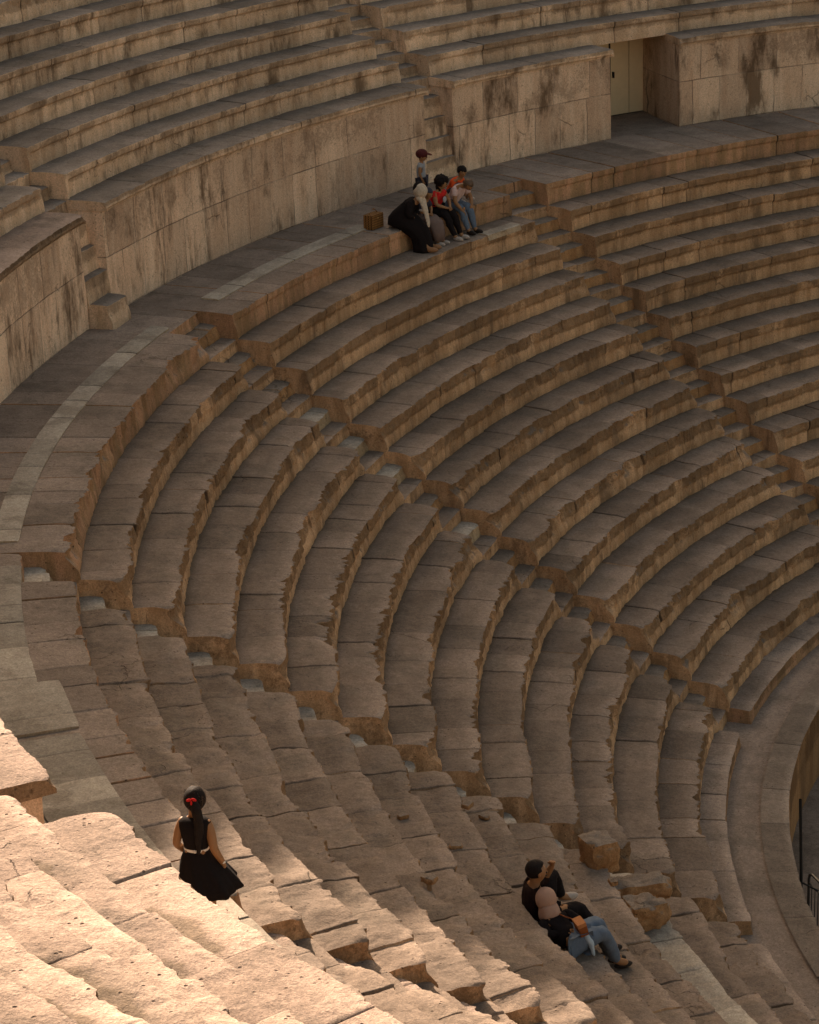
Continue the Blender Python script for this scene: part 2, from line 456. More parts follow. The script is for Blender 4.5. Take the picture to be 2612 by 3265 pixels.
# --- lower seating: one thing per wedge between two stairways, one part per row
WEDGES = [
    ('W1', 118.0, LANES['B'][0], .030, 'crisp edged wedge of seat rows beyond the far stairway, running out at the right', lambda k: .26 + .05 * k, 101),
    ('W2', LANES['B'][1], LANES['A'][0], .024, 'wedge of stone seat rows that the seated family faces, right of the long worn stairway', lambda k: .34 + .13 * min(k, 7), 202),
    ('W3', LANES['A'][1], LANES['C'][0], .020, 'deeply eroded curving wedge of jagged seat rows left of the long worn stairway', lambda k: 1.3 if k < 9 else 1.1, 303),
    ('W4', LANES['C'][1], LANES['D'][0], .016, 'shaded crumbling wedge of seat rows on which the couple in black recline', lambda k: 1.15, 404),
    ('W5', LANES['D'][1], 250.0, .022, 'sunlit wedge of seat rows at the bottom edge, nearest to the viewer', lambda k: 1.0, 505),
]
for nm, a, b, ds, lab, wornf, sd in WEDGES:
    mid = pol(19, (a + b) / 2, -5)
    t = empty('seating_wedge', mid, lab, 'stone seating', 'wedges of lower stone seating')
    for k in range(1, NROW + 1):
        r, z = rz(k)
        w = wornf(k)
        soft = None
        bot = z - H - .04
        mat = M['seat']
        if nm == 'W4' and k == 11: mat = M['pale']; w = .35
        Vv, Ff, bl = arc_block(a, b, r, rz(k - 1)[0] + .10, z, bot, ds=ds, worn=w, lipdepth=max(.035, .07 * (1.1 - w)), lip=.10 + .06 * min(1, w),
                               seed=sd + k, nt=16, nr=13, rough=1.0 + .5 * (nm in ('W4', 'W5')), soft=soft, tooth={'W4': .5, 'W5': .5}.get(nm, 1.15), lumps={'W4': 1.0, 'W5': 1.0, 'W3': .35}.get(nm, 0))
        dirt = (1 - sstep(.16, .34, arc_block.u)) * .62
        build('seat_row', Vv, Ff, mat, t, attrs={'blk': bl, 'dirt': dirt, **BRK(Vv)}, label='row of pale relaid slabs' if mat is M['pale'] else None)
    if nm == 'W2':
        Vv, Ff, bl = arc_block(153.2, 155.7, rz(1)[0] - .01, rz(1)[0] + .24, -H + .018, -H - .10, ds=.03, worn=.12, lipdepth=0, seed=5, nt=10, nr=5, rough=.3, joint=(.9, 1.4))
        build('replacement_slab', Vv, Ff, M['pale'], t, attrs={'blk': bl, **BRK(Vv)}, label='pale replacement slab let into the row edge')
    Vv, Ff, bl = arc_block(a, b, 14.75, 15.3, -6.06, -6.4, ds=.04, worn=.25, lipdepth=.0, seed=sd + 40, nt=10, nr=8)
    build('foot_ledge', Vv, Ff, M['floor'], t, attrs={'blk': bl, **BRK(Vv)})

# --- walkway (diazoma): its edge is the top row of the lower tier
wl = []; wj = []
for nm, a, b, ds, lab, wornf, sd in WEDGES:
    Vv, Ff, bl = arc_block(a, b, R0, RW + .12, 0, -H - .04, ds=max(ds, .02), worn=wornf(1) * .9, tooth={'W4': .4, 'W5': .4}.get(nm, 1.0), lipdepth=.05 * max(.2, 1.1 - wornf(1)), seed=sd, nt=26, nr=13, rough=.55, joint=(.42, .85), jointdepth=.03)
    wl.append((Vv, Ff, bl)); wj.append(arc_block.joint)
for ln, (a, b) in LANES.items():
    Vv, Ff, bl = arc_block(a - .02, b + .02, R0 + D, RW + .12, -.002, -H, ds=.03, worn=.4, lipdepth=0, seed=60 + ord(ln), nt=20, nr=8, rough=.5, ends=False)
    wl.append((Vv, Ff, bl)); wj.append(arc_block.joint)
Vv, Ff = arc_sheet(135.0, 141.0, RW, 27.7, -.004, ds=.1, nr=10, rough=.004); wl.append((Vv, Ff, None)); wj.append(np.zeros(len(Vv)))
V, F, bl = merge(wl)
tag(build('walkway', V, F, M['floor'], attrs={'blk': bl, 'joint': np.concatenate(wj)}), kind='structure')

# restored pale paving strips let into the walkway
ps = []; pj = []
def strip(t0, t1, ra, rb, joint=(.5, 1.0), z=.026, worn=.08, seed=0, ds=.05):
    pj_ = (arc_block(t0, t1, ra, rb, z, z - .12, ds=ds, worn=worn, lipdepth=0, seed=seed, nt=12, nr=4, rough=.35, joint=joint, jointdepth=.012))
    ps.append(pj_); pj.append(arc_block.joint)
strip(160.5, 173.2, 24.02, 24.36, seed=1)
strip(177.3, 199.9, 24.13, 24.47, seed=2)
strip(201.9, 210.4, 24.06, 24.60, seed=3)
strip(210.4, 213.4, 23.82, 25.0, seed=5)
strip(213.8, 222.4, 23.84, 24.62, seed=7)
strip(213.8, 222.4, 24.63, 25.44, seed=8, joint=(.45, .9))
strip(222.4, 248.0, 23.62, 24.55, seed=9)
strip(222.4, 248.0, 24.56, 25.44, seed=10)
V, F, bl = merge(ps)
tag(build('walkway_paving', V, F, M['pale'], attrs={'blk': bl, 'joint': np.concatenate(pj)}), kind='structure')

# --- lower stairways: two steps to each seat row
STAIRS = {
    'B': 'far stairway with crisp side blocks, beyond the seated family to the right',
    'A': 'long worn stairway down from the walkway, between the stairs with white patches and the family',
    'C': 'stairway with small white patched steps and orange side blocks, left of the reclining couple',
    'D': 'rough sunlit stairway of bright stones below the girl in the black dress',
}
for ln, (a, b) in LANES.items():
    t = empty('stairway', pol(19, (a + b) / 2, -5), STAIRS[ln], 'stairway', 'stairways through the lower seating')
    for k in range(0, NROW + 1):
        r, z = rz(k)
        w = {'B': .3, 'A': .55, 'C': .5, 'D': .9}[ln]
        ds = .022 if ln in 'CD' else .03
        lr = random.Random(k * 5 + ord(ln))
        a2, b2 = a - .03, b + .03
        Vv, Ff, bl = arc_block(a2, b2, r, r + D * .5 + .08, z - H - .003 + (.19 if ln == 'D' else 0), z - H - .25, ds=ds, worn=w * .3, lipdepth=0, seed=k * 2 + ord(ln), nt=10, nr=7, joint=(.5, .9), ends=False)
        build('landing', Vv, Ff, M['seat'], t, attrs={'blk': bl, **BRK(Vv)})
        if k == NROW + 9: continue
        a3 = b - (b - a) * lr.uniform(.80, 1.0) if ln in 'CD' else a2
        Vv, Ff, bl = arc_block(a2 if ln not in 'CD' else a2, b2, r + D * .5, r + D + .06, z - H * .5 + (.12 if ln == 'D' else 0), z - H - .04, ds=ds, worn=w, lipdepth=0, seed=k * 2 + 1 + ord(ln), nt=10, nr=7, joint=(.4, .8), ends=False)
        m = M['lane']
        if ln == 'C' : m = M['patch']
        elif ln == 'A' and lr.random() < .35: m = M['patch']
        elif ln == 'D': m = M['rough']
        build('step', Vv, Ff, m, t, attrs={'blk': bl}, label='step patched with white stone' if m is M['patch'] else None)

# --- passage and parapet round the orchestra
V, F = arc_sheet(118, 250, 14.15, 15.5, -6.30, ds=.1, nr=10, rough=.012)
tag(build('passage_floor', V, F, M['floor'], attrs={'blk': np.full(len(V), .5)}), kind='structure')
Vv, Ff, bl = arc_block(118, 250, 13.82, 14.24, -6.255, -7.56, ds=.04, worn=.22, lipdepth=0.0, seed=77, nt=12, nr=14, joint=(.9, 1.6), rough=.7)
tag(build('parapet_wall', Vv, Ff, M['lane'], attrs={'blk': bl, **BRK(Vv)}), 'low curved stone parapet between the lowest passage and the orchestra floor', 'wall')

# --- upper tier
def laneA(k, side): return 176.05 if side else 178.0
def laneB(k, side): return 150.7 if side == 0 else 152.55
def laneD(k, side): return 224.45 if side == 0 else 226.3
def urow(k): return RW + D2 * k, HP + H2 * k
UP = [
    ('U1', lambda k: 112.0, lambda k: laneB(k, 0), .03, lambda k: .35 + .04 * k, 611, 'upper bank of seat rows over the cream door, top right'),
    ('U2', lambda k: laneB(k, 1), lambda k: laneA(k, 1), .026, lambda k: .20 + (.9 if k > 5 else 0), 622, 'upper bank of long even seat rows with moulded fronts behind the family, top left'),
    ('U3', lambda k: laneA(k, 0), lambda k: laneD(k, 0), .026, lambda k: .4, 633, 'upper bank of seat rows cut off by the left edge of the photo'),
    ('U4', lambda k: laneD(k, 1), lambda k: 275.0, .015, lambda k: .75, 644, 'sunlit upper bank of broken seat stones in the lower left corner'),
]
NUP = 14
for nm, fa, fb, ds, wf, sd, lab in UP:
    t = empty('upper_seating_bank', pol(29, (fa(0) + fb(0)) / 2, 3), lab, 'stone seating', 'banks of upper stone seating')
    for k in range(1, NUP + 1 + 2 * (nm == 'U4')):
        r, z = urow(k)
        near = nm == 'U4' and k < 9
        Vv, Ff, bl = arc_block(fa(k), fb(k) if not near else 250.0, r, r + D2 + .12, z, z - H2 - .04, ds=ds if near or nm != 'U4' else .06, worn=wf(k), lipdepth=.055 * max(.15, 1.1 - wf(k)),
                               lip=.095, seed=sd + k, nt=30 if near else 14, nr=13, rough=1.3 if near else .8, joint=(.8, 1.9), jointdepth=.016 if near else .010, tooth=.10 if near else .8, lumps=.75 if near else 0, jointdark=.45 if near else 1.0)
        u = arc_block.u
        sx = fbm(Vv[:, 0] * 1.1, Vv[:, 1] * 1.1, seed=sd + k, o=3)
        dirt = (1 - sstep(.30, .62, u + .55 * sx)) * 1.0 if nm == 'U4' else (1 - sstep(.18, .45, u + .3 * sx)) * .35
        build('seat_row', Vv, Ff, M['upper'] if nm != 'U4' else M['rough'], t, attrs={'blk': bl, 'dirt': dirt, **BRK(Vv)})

POD = [
    ('tall podium wall right of the cream door, with pale squared blocks', 112.0, 136.5, 27.5, .25, .03),
    ('short podium wall between the stair gap and the cream door', 140.7, laneB(0, 0), 27.5, .3, .024),
    ('long curved podium wall with dark streaks behind the walkway and the family', laneB(0, 1), laneA(0, 1), 26.4, .3, .022),
    ('podium wall with a projecting top at the left edge of the photo', laneA(0, 0), laneD(0, 0), 26.4, .45, .02),
    ('sunlit podium ledge in front of the girl in the black dress', laneD(0, 1), 250.0, 26.4, .75, .015),
]
def splay(Vv):
    r_ = np.hypot(Vv[:, 0], Vv[:, 1]); q_ = np.arctan2(Vv[:, 1], Vv[:, 0]) - R(.47) * (r_ - RW)
    return np.stack([r_ * np.cos(q_), r_ * np.sin(q_), Vv[:, 2]], -1)
for i, (lab, a, b, rb, w, ds) in enumerate(POD):
    t = empty('podium_wall', pol(RW, (a + b) / 2, 0), lab, 'wall', 'podium walls along the walkway')
    Vv, Ff, bl = arc_block(a, b, RW + .02, rb, HP - .16, -.06, ds=ds, worn=w * .30, lipdepth=0, seed=700 + i, nt=8, nr=26, joint=None, rough=.5, under=0, endlip=0)
    if i == 0: Vv = splay(Vv)
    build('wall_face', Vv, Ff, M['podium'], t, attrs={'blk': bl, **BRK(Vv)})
    Vv, Ff, bl = arc_block(a - .06, b + .06, RW - (.055 if i < 4 else .19), rb + .02, HP, HP - .17, ds=ds, worn=w, lipdepth=.05, lip=.10, seed=720 + i, nt=18, nr=9, joint=(.8, 1.6), rough=.8 if i < 4 else 1.3, endlip=.04, tooth=1.0 if i < 4 else .1, lumps=0 if i < 4 else .4, jointdark=1.0 if i < 4 else .5)
    if i == 0: Vv = splay(Vv)
    sx = fbm(Vv[:, 0] * 1.0, Vv[:, 1] * 1.0, seed=33, o=4)
    dirt = (1 - sstep(.38, .72, arc_block.u + .5 * sx)) * (1.0 if i == 4 else .4)
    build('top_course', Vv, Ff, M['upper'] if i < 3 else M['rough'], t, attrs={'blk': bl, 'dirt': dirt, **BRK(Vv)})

USTAIR = [
    (laneB, 'steep steps through the podium gap behind the standing boy', 20),
    (lambda k, s: laneA(k, 1 - s), 'steep steps through the podium gap at the left, with a stone block at their foot', 40),
    (laneD, 'worn sunlit steps through the upper seats at the left edge, by the overhanging block', 80),
]
for ui, (fl, lab, sd) in enumerate(USTAIR):
    t = empty('upper_stairway', pol(27, fl(0, 0), 1), lab, 'stairway', 'stairways through the upper seating')
    prof = [(25.02, .42), (25.40, .80), (25.58, 1.2), (25.72, 1.58)]
    if ui != 1: prof = [(25.38, .42), (25.50, .80), (25.62, 1.2), (25.74, 1.58)]
    for j, (r, z) in enumerate(prof):
        a, b = fl(0, 0), fl(0, 1)
        if j == 0 and ui == 1: a, b = a + .25, b - .1
        if ui == 0: a, b = a - .05, b + .05
        Vv, Ff, bl = arc_block(a, b, r, r + .8, z, z - .46, ds=.03, worn=.35, lipdepth=0, seed=sd + j, nt=9, nr=7, joint=None, endlip=0)
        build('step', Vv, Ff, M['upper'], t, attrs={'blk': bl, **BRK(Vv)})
    for k in range(1, NUP + 1):
        r, z = urow(k)
        a, b = min(fl(k, 0), fl(k - 1, 0)) - .12, max(fl(k, 1), fl(k - 1, 1)) + .12
        for q in (0, 1):
            rf = r - D2 * .5 + q * D2 * .5
            if k == 1 and q == 0: continue
            Vv, Ff, bl = arc_block(a, b, rf, rf + .7, z - H2 * (1.5 - .5 * q) - .006, z - H2 * 2.4, ds=.03, worn=.5, lipdepth=0, seed=sd + 10 + k * 2 + q, nt=9, nr=6, joint=None, endlip=0, ends=False)
            build('step', Vv, Ff, M['upper'] if ui < 2 else M['seat'], t, attrs={'blk': bl, **BRK(Vv)})

# --- cream door in the recess
t = empty('door', pol(27.0, 138.2, 0), 'tall cream double door recessed in the podium wall under the stone rows', 'door')
def polar_panel(t0, t1, r, z0, z1, th=.05, n=8):
    tt = np.linspace(R(t0), R(t1), n)
    Vv = []
    for rr_ in (r, r + th):
        for zz in (z0, z1):
            Vv += [(rr_ * math.cos(q), rr_ * math.sin(q), zz) for q in tt]
    Vv = np.array(Vv)
    F4 = []
    for i in range(n - 1):
        F4 += [(i, i + 1, n + i + 1, n + i), (2 * n + i, 3 * n + i, 3 * n + i + 1, 2 * n + i + 1), (n + i, n + i + 1, 3 * n + i + 1, 3 * n + i), (i, 2 * n + i, 2 * n + i + 1, i + 1)]
    F4 += [(0, n, 3 * n, 2 * n), (n - 1, 3 * n - 1, 4 * n - 1, 2 * n - 1)]
    return Vv, np.array(F4)
M['door'] = plain('cream_door_paint', (.74, .57, .35), rough=.6, var=.10, scale=6)
M['metal'] = plain('dark_iron', (.03, .03, .03), rough=.5, var=.3, metallic=.6)
for a, b in ((135.30, 136.38), (136.42, 137.5), (137.54, 139.2)):
    Vv, Ff = polar_panel(a, b, 27.30, .02, 1.86)
    lf = build('door_leaf', Vv, Ff, M['door'], t, smooth=False)
Vv, Ff = polar_panel(137.48, 137.56, 27.28, .02, 1.86, th=.03); build('door_seam', Vv, Ff, M['metal'], t, smooth=False)
Vv, Ff = polar_panel(137.30, 137.38, 27.25, .85, .98, th=.04); build('door_handle', Vv, Ff, M['metal'], t, smooth=False)
Vv, Ff = polar_panel(135.0, 141.3, 27.62, 0, 1.9, th=.1)
tag(build('recess_wall', Vv, Ff, M['upper'], smooth=False, attrs={'blk': np.full(len(Vv), .3)}), 'dark stone wall at the back of the door recess', 'wall')
Vv, Ff, bl = arc_block(136.2, 141.0, 26.24, 27.5, 2.02, 1.87, ds=.05, worn=.15, lipdepth=0, seed=911, nt=8, nr=6, joint=None)
tag(build('lintel', Vv, Ff, M['upper'], attrs={'blk': bl, **BRK(Vv)}), 'stone lintel course spanning the door recess', 'lintel')

# --- unseen upper cavea, plus a rim wall added and shaped to shade the bowl
def rim_height(az):
    return RIM(az)
def stepped(th0, th1, r0, z0, n, dr, dz):
    th = np.radians(np.arange(th0, th1 + .01, 1.5)); P = []
    for k in range(n):
        P += [(r0 + dr * k, z0 + dz * k), (r0 + dr * k, z0 + dz * (k + 1))]
    P = np.array(P + [(r0 + dr * n, z0 + dz * n)])
    Rr = np.tile(P[:, 0], (len(th), 1)); Zz = np.tile(P[:, 1], (len(th), 1))
    Vv = np.stack([Rr * np.cos(th)[:, None], Rr * np.sin(th)[:, None], Zz], -1).reshape(-1, 3)
    return Vv, grid_faces(len(th), len(P))
Vv, Ff = stepped(60, 226, 33.9, 8.2, 12, .52, .48)
tag(build('top_seating_tier', Vv, Ff[:, ::-1] if False else Ff, M['upper'], smooth=False, attrs={'blk': np.full(len(Vv), .5)}), 'steep top tier of stone seats above the upper banks', 'stone seating')
th = np.arange(40, 212.1, .5)  # rim wall out of view, added to cast the shade
cols = []
for q in th:
    zt_ = RIM(q)
    for (rr_, zz) in ((40.4, 5.0), (40.4, zt_), (41.6, zt_), (41.6, -7.6)):
        cols.append((rr_ * math.cos(R(q)), rr_ * math.sin(R(q)), zz))
Vv = np.array(cols)
tag(build('shade_rim_wall', Vv, grid_faces(len(th), 4), M['upper'], smooth=False, attrs={'blk': np.full(len(Vv), .5)}), 'unseen high rim wall, added and shaped to cast shade over the theatre', 'wall')
# =================================================================== PEOPLE
def skin(name, J, E, mat, parent, root=None, sub=3, label=None, squash=1.0):
    """J: {joint: (x, y, z, radius)}; E: list of joint pairs. One smooth skinned surface, in the parent's own axes."""
    keys = list(J)
    me = bpy.data.meshes.new(name)
    me.from_pydata([J[k][:3] for k in keys], [(keys.index(a), keys.index(b)) for a, b in E], [])
    o = bpy.data.objects.new(name, me); COL.objects.link(o)
    md = o.modifiers.new('s', 'SKIN'); md.use_smooth_shade = True; md.branch_smoothing = .6
    ly = me.skin_vertices[0] if len(me.skin_vertices) else None
    if ly is None:
        import bmesh
        bm = bmesh.new(); bm.from_mesh(me); bm.verts.layers.skin.verify(); bm.to_mesh(me); bm.free()
        ly = me.skin_vertices[0]
    for i, k in enumerate(keys):
        rr_ = J[k][3] * 1.18
        ly.data[i].radius = (rr_, rr_ * squash)
        ly.data[i].use_root = (k == (root or keys[0]))
    sm = o.modifiers.new('u', 'SUBSURF'); sm.levels = sub; sm.render_levels = sub
    dg = bpy.context.evaluated_depsgraph_get()
    nm = bpy.data.meshes.new_from_object(o.evaluated_get(dg))
    bpy.data.objects.remove(o); bpy.data.meshes.remove(me)
    nm.name = name
    if mat is not SK:
        nv = len(nm.vertices); P_ = np.empty(nv * 3, np.float32); N_ = np.empty(nv * 3, np.float32)
        nm.vertices.foreach_get('co', P_); nm.vertices.foreach_get('normal', N_)
        P_ = P_.reshape(-1, 3); N_ = N_.reshape(-1, 3)
        am = .022 * vnoise(P_[:, 0] * 14, P_[:, 1] * 14, P_[:, 2] * 9 + P_[:, 0] * 8, seed=23) + .010 * vnoise(P_[:, 0] * 34, P_[:, 1] * 34, P_[:, 2] * 26, seed=29)
        P_ = P_ + N_ * (am * .62)[:, None]
        nm.vertices.foreach_set('co', P_.astype(np.float32).ravel()); nm.update()
    nm.materials.clear(); nm.materials.append(mat)
    nm.polygons.foreach_set('use_smooth', np.ones(len(nm.polygons), bool))
    o = bpy.data.objects.new(name, nm); COL.objects.link(o)
    if parent is not None: o.parent = parent
    if label: o['label'] = label
    return o

def ellipsoid(name, c, r, mat, parent, seed=0, amp=.0, cut=None, n=18, rot=None, label=None, freq=9):
    th = np.linspace(0, math.pi, n); ph = np.linspace(0, 2 * math.pi, 2 * n + 1)
    T, Pp = np.meshgrid(th, ph, indexing='ij')
    N = np.stack([np.sin(T) * np.cos(Pp), np.sin(T) * np.sin(Pp), np.cos(T)], -1)
    d = 1 + amp * fbm(N[..., 0] * freq / 4 + seed, N[..., 1] * freq / 4, N[..., 2] * freq / 9, seed=seed, o=3)
    V = N * d[..., None] * np.array(r)
    if cut: V = cut(V, N)
    V = V.reshape(-1, 3)
    if rot is not None: V = V @ np.array(rot).T
    V = V + np.array(c)
    return build(name, V, grid_faces(n, 2 * n + 1, flip=True), mat, parent, local=True, sharp=None, label=label)[0:0] if False else build(name, V, grid_faces(n, 2 * n + 1, flip=True)[:, ::-1], mat, parent, local=True, sharp=None, label=label)

def rings(name, L, mat, parent, n=36, folds=0, label=None, seed=0, close=(True, True)):
    """L: list of (cx, cy, z, rx, ry, fold depth)"""
    ph = np.linspace(0, 2 * math.pi, n + 1)
    V = []
    for i, (cx, cy, z, rx, ry, fd) in enumerate(L):
        f = 1 + fd * (np.sin(ph * folds + seed + .12 * i) + .5 * np.sin(ph * (folds * 2 + 1) + 2 * seed)) if folds else 1 + 0 * ph
        V.append(np.stack([cx + rx * f * np.cos(ph), cy + ry * f * np.sin(ph), z + 0 * ph], -1))
    V = np.array(V)
    m = len(L)
    if close[0]: V = np.concatenate([np.broadcast_to(V[0].mean(0), V[0].shape)[None], V]); m += 1
    if close[1]: V = np.concatenate([V, np.broadcast_to(V[-1].mean(0), V[0].shape)[None]]); m += 1
    return build(name, V.reshape(-1, 3), grid_faces(m, n + 1), mat, parent, local=True, sharp=None, label=label)

SK = plain('skin', (.27, .135, .058), rough=.55, var=.08, scale=20, spec=.35)
BLK = plain('black_cloth', (.012, .009, .009), rough=.9, var=.4, scale=40, spec=.1)
HAIR = plain('dark_hair', (.010, .006, .005), rough=.75, var=.6, scale=70, spec=.18)
DENIM = plain('denim', (.105, .138, .185), rough=.9, var=.25, scale=35)
RED = plain('red_cotton', (.50, .018, .016), rough=.85, var=.15)
ORANGE = plain('orange_cotton', (.70, .085, .015), rough=.85, var=.15)
GREY = plain('grey_cotton', (.30, .31, .33), rough=.9, var=.15)
PINK = plain('pale_pink_cotton', (.56, .40, .36), rough=.9, var=.22, scale=18)
WHITE = plain('white_cloth', (.72, .68, .62), rough=.8, var=.08)
SCARF = plain('cream_scarf', (.50, .41, .31), rough=.9, var=.45, scale=24)
HIJAB = plain('beige_scarf', (.40, .25, .18), rough=.9, var=.10, scale=14)
NAVY = plain('navy_cotton', (.035, .035, .05), rough=.9, var=.3)
BROWN = plain('brown_hair', (.10, .055, .028), rough=.5, var=.4, scale=60, spec=.4)
TAUPE = plain('taupe_cloth', (.15, .105, .09), rough=.9, var=.2, scale=16)
MAROON = plain('maroon_cap', (.07, .012, .012), rough=.8, var=.3)
SHOE = plain('pale_shoe', (.42, .36, .31), rough=.7, var=.2)
BAGM = plain('orange_leather', (.21, .062, .016), rough=.6, var=.35, scale=22)
DARKSHOE = plain('dark_shoe', (.02, .015, .012), rough=.6, var=.3)

def lerp(a, b, t): return tuple(a[i] + (b[i] - a[i]) * t for i in range(3))

def hand(prefix, wrist, direction, normal, s=1.0, curl=.5, side=1):
    """joints/edges of palm, four unequal bent fingers and a thumb; direction = along the hand, normal = palm side"""
    d = Vector(direction).normalized(); nn = Vector(normal); nn = (nn - d * nn.dot(d)).normalized(); sd = d.cross(nn) * side
    w = Vector(wrist)
    J, E = {}, []
    palm = w + d * .045 * s
    J[prefix + 'p'] = (*palm, .024 * s)
    kn = w + d * .085 * s
    J[prefix + 'k'] = (*kn, .026 * s)
    E += [(prefix + 'p', prefix + 'k')]
    for i, (off, ln) in enumerate(((-.026, .060), (-.009, .070), (.009, .066), (.025, .050))):
        b = kn + sd * off * s * 1.05
        c1 = b + (d * math.cos(curl) + nn * math.sin(curl)) * ln * .55 * s
        c2 = c1 + (d * math.cos(curl * 2) + nn * math.sin(curl * 2)) * ln * .5 * s
        for q, (pt, rr_) in enumerate(((b, .0095), (c1, .0085), (c2, .0065))): J[f'{prefix}f{i}{q}'] = (*pt, rr_ * s)
        E += [(prefix + 'k', f'{prefix}f{i}0'), (f'{prefix}f{i}0', f'{prefix}f{i}1'), (f'{prefix}f{i}1', f'{prefix}f{i}2')]
    t0 = w + d * .035 * s - sd * .026 * s
    t1 = t0 + (d * .7 - sd * .55 + nn * .35) * .035 * s
    t2 = t1 + (d * .85 - sd * .1 + nn * .4) * .028 * s
    for q, (pt, rr_) in enumerate(((t0, .012), (t1, .010), (t2, .007))): J[f'{prefix}t{q}'] = (*pt, rr_ * s)
    E += [(prefix + 'p', prefix + 't0'), (prefix + 't0', prefix + 't1'), (prefix + 't1', prefix + 't2')]
    return J, E

def head_parts(c, s, face, parent, body_j):
    """adds a nose, ears and eyes as detail of the face; c head centre, s head half height"""
    f = Vector(face).normalized(); up = Vector((0, 0, 1)); sdv = f.cross(up).normalized(); up = sdv.cross(f)
    c = Vector(c)
    V, F, off = [], [], 0
    def blob(p, r):
        nonlocal off
        th = np.linspace(0, math.pi, 7); ph = np.linspace(0, 2 * math.pi, 11)
        T, Pp = np.meshgrid(th, ph, indexing='ij')
        V.append(np.stack([np.sin(T) * np.cos(Pp) * r[0], np.sin(T) * np.sin(Pp) * r[1], np.cos(T) * r[2]], -1).reshape(-1, 3) + np.array(p))
        F.append(grid_faces(7, 11, off)); off += 77
    blob(c + f * s * .90 - up * s * .12, (s * .13, s * .13, s * .20))
    for q in (-1, 1): blob(c + sdv * q * s * .80 - up * s * .08, (s * .10, s * .14, s * .24))
    fe = build('face_detail', np.concatenate(V), np.concatenate(F), SK, parent, local=True, sharp=None)
    V, F, off = [], [], 0
    for q in (-1, 1): blob(c + f * s * .80 + sdv * q * s * .32 + up * s * .02, (s * .11, s * .11, s * .07))
    blob(c + f * s * .84 - up * s * .47, (s * .16, s * .16, s * .045))
    build('eyes_and_mouth', np.concatenate(V), np.concatenate(F), DARKSHOE, parent, local=True, sharp=None)

def head_j(J, E, neck, c, s, face):
    f = Vector(face).normalized(); c = Vector(c)
    J['neck2'] = (*(Vector(neck) * .45 + (c - f * s * .25 - Vector((0, 0, s * .6))) * .55), s * .48)
    J['h0'] = (*(c + f * s * .12 - Vector((0, 0, s * .50))), s * .60)
    J['h1'] = (*(c + Vector((0, 0, s * .10))), s * .84)
    J['h2'] = (*(c - f * s * .05 + Vector((0, 0, s * .58))), s * .62)
    E += [('neck', 'neck2'), ('neck2', 'h0'), ('h0', 'h1'), ('h1', 'h2')]

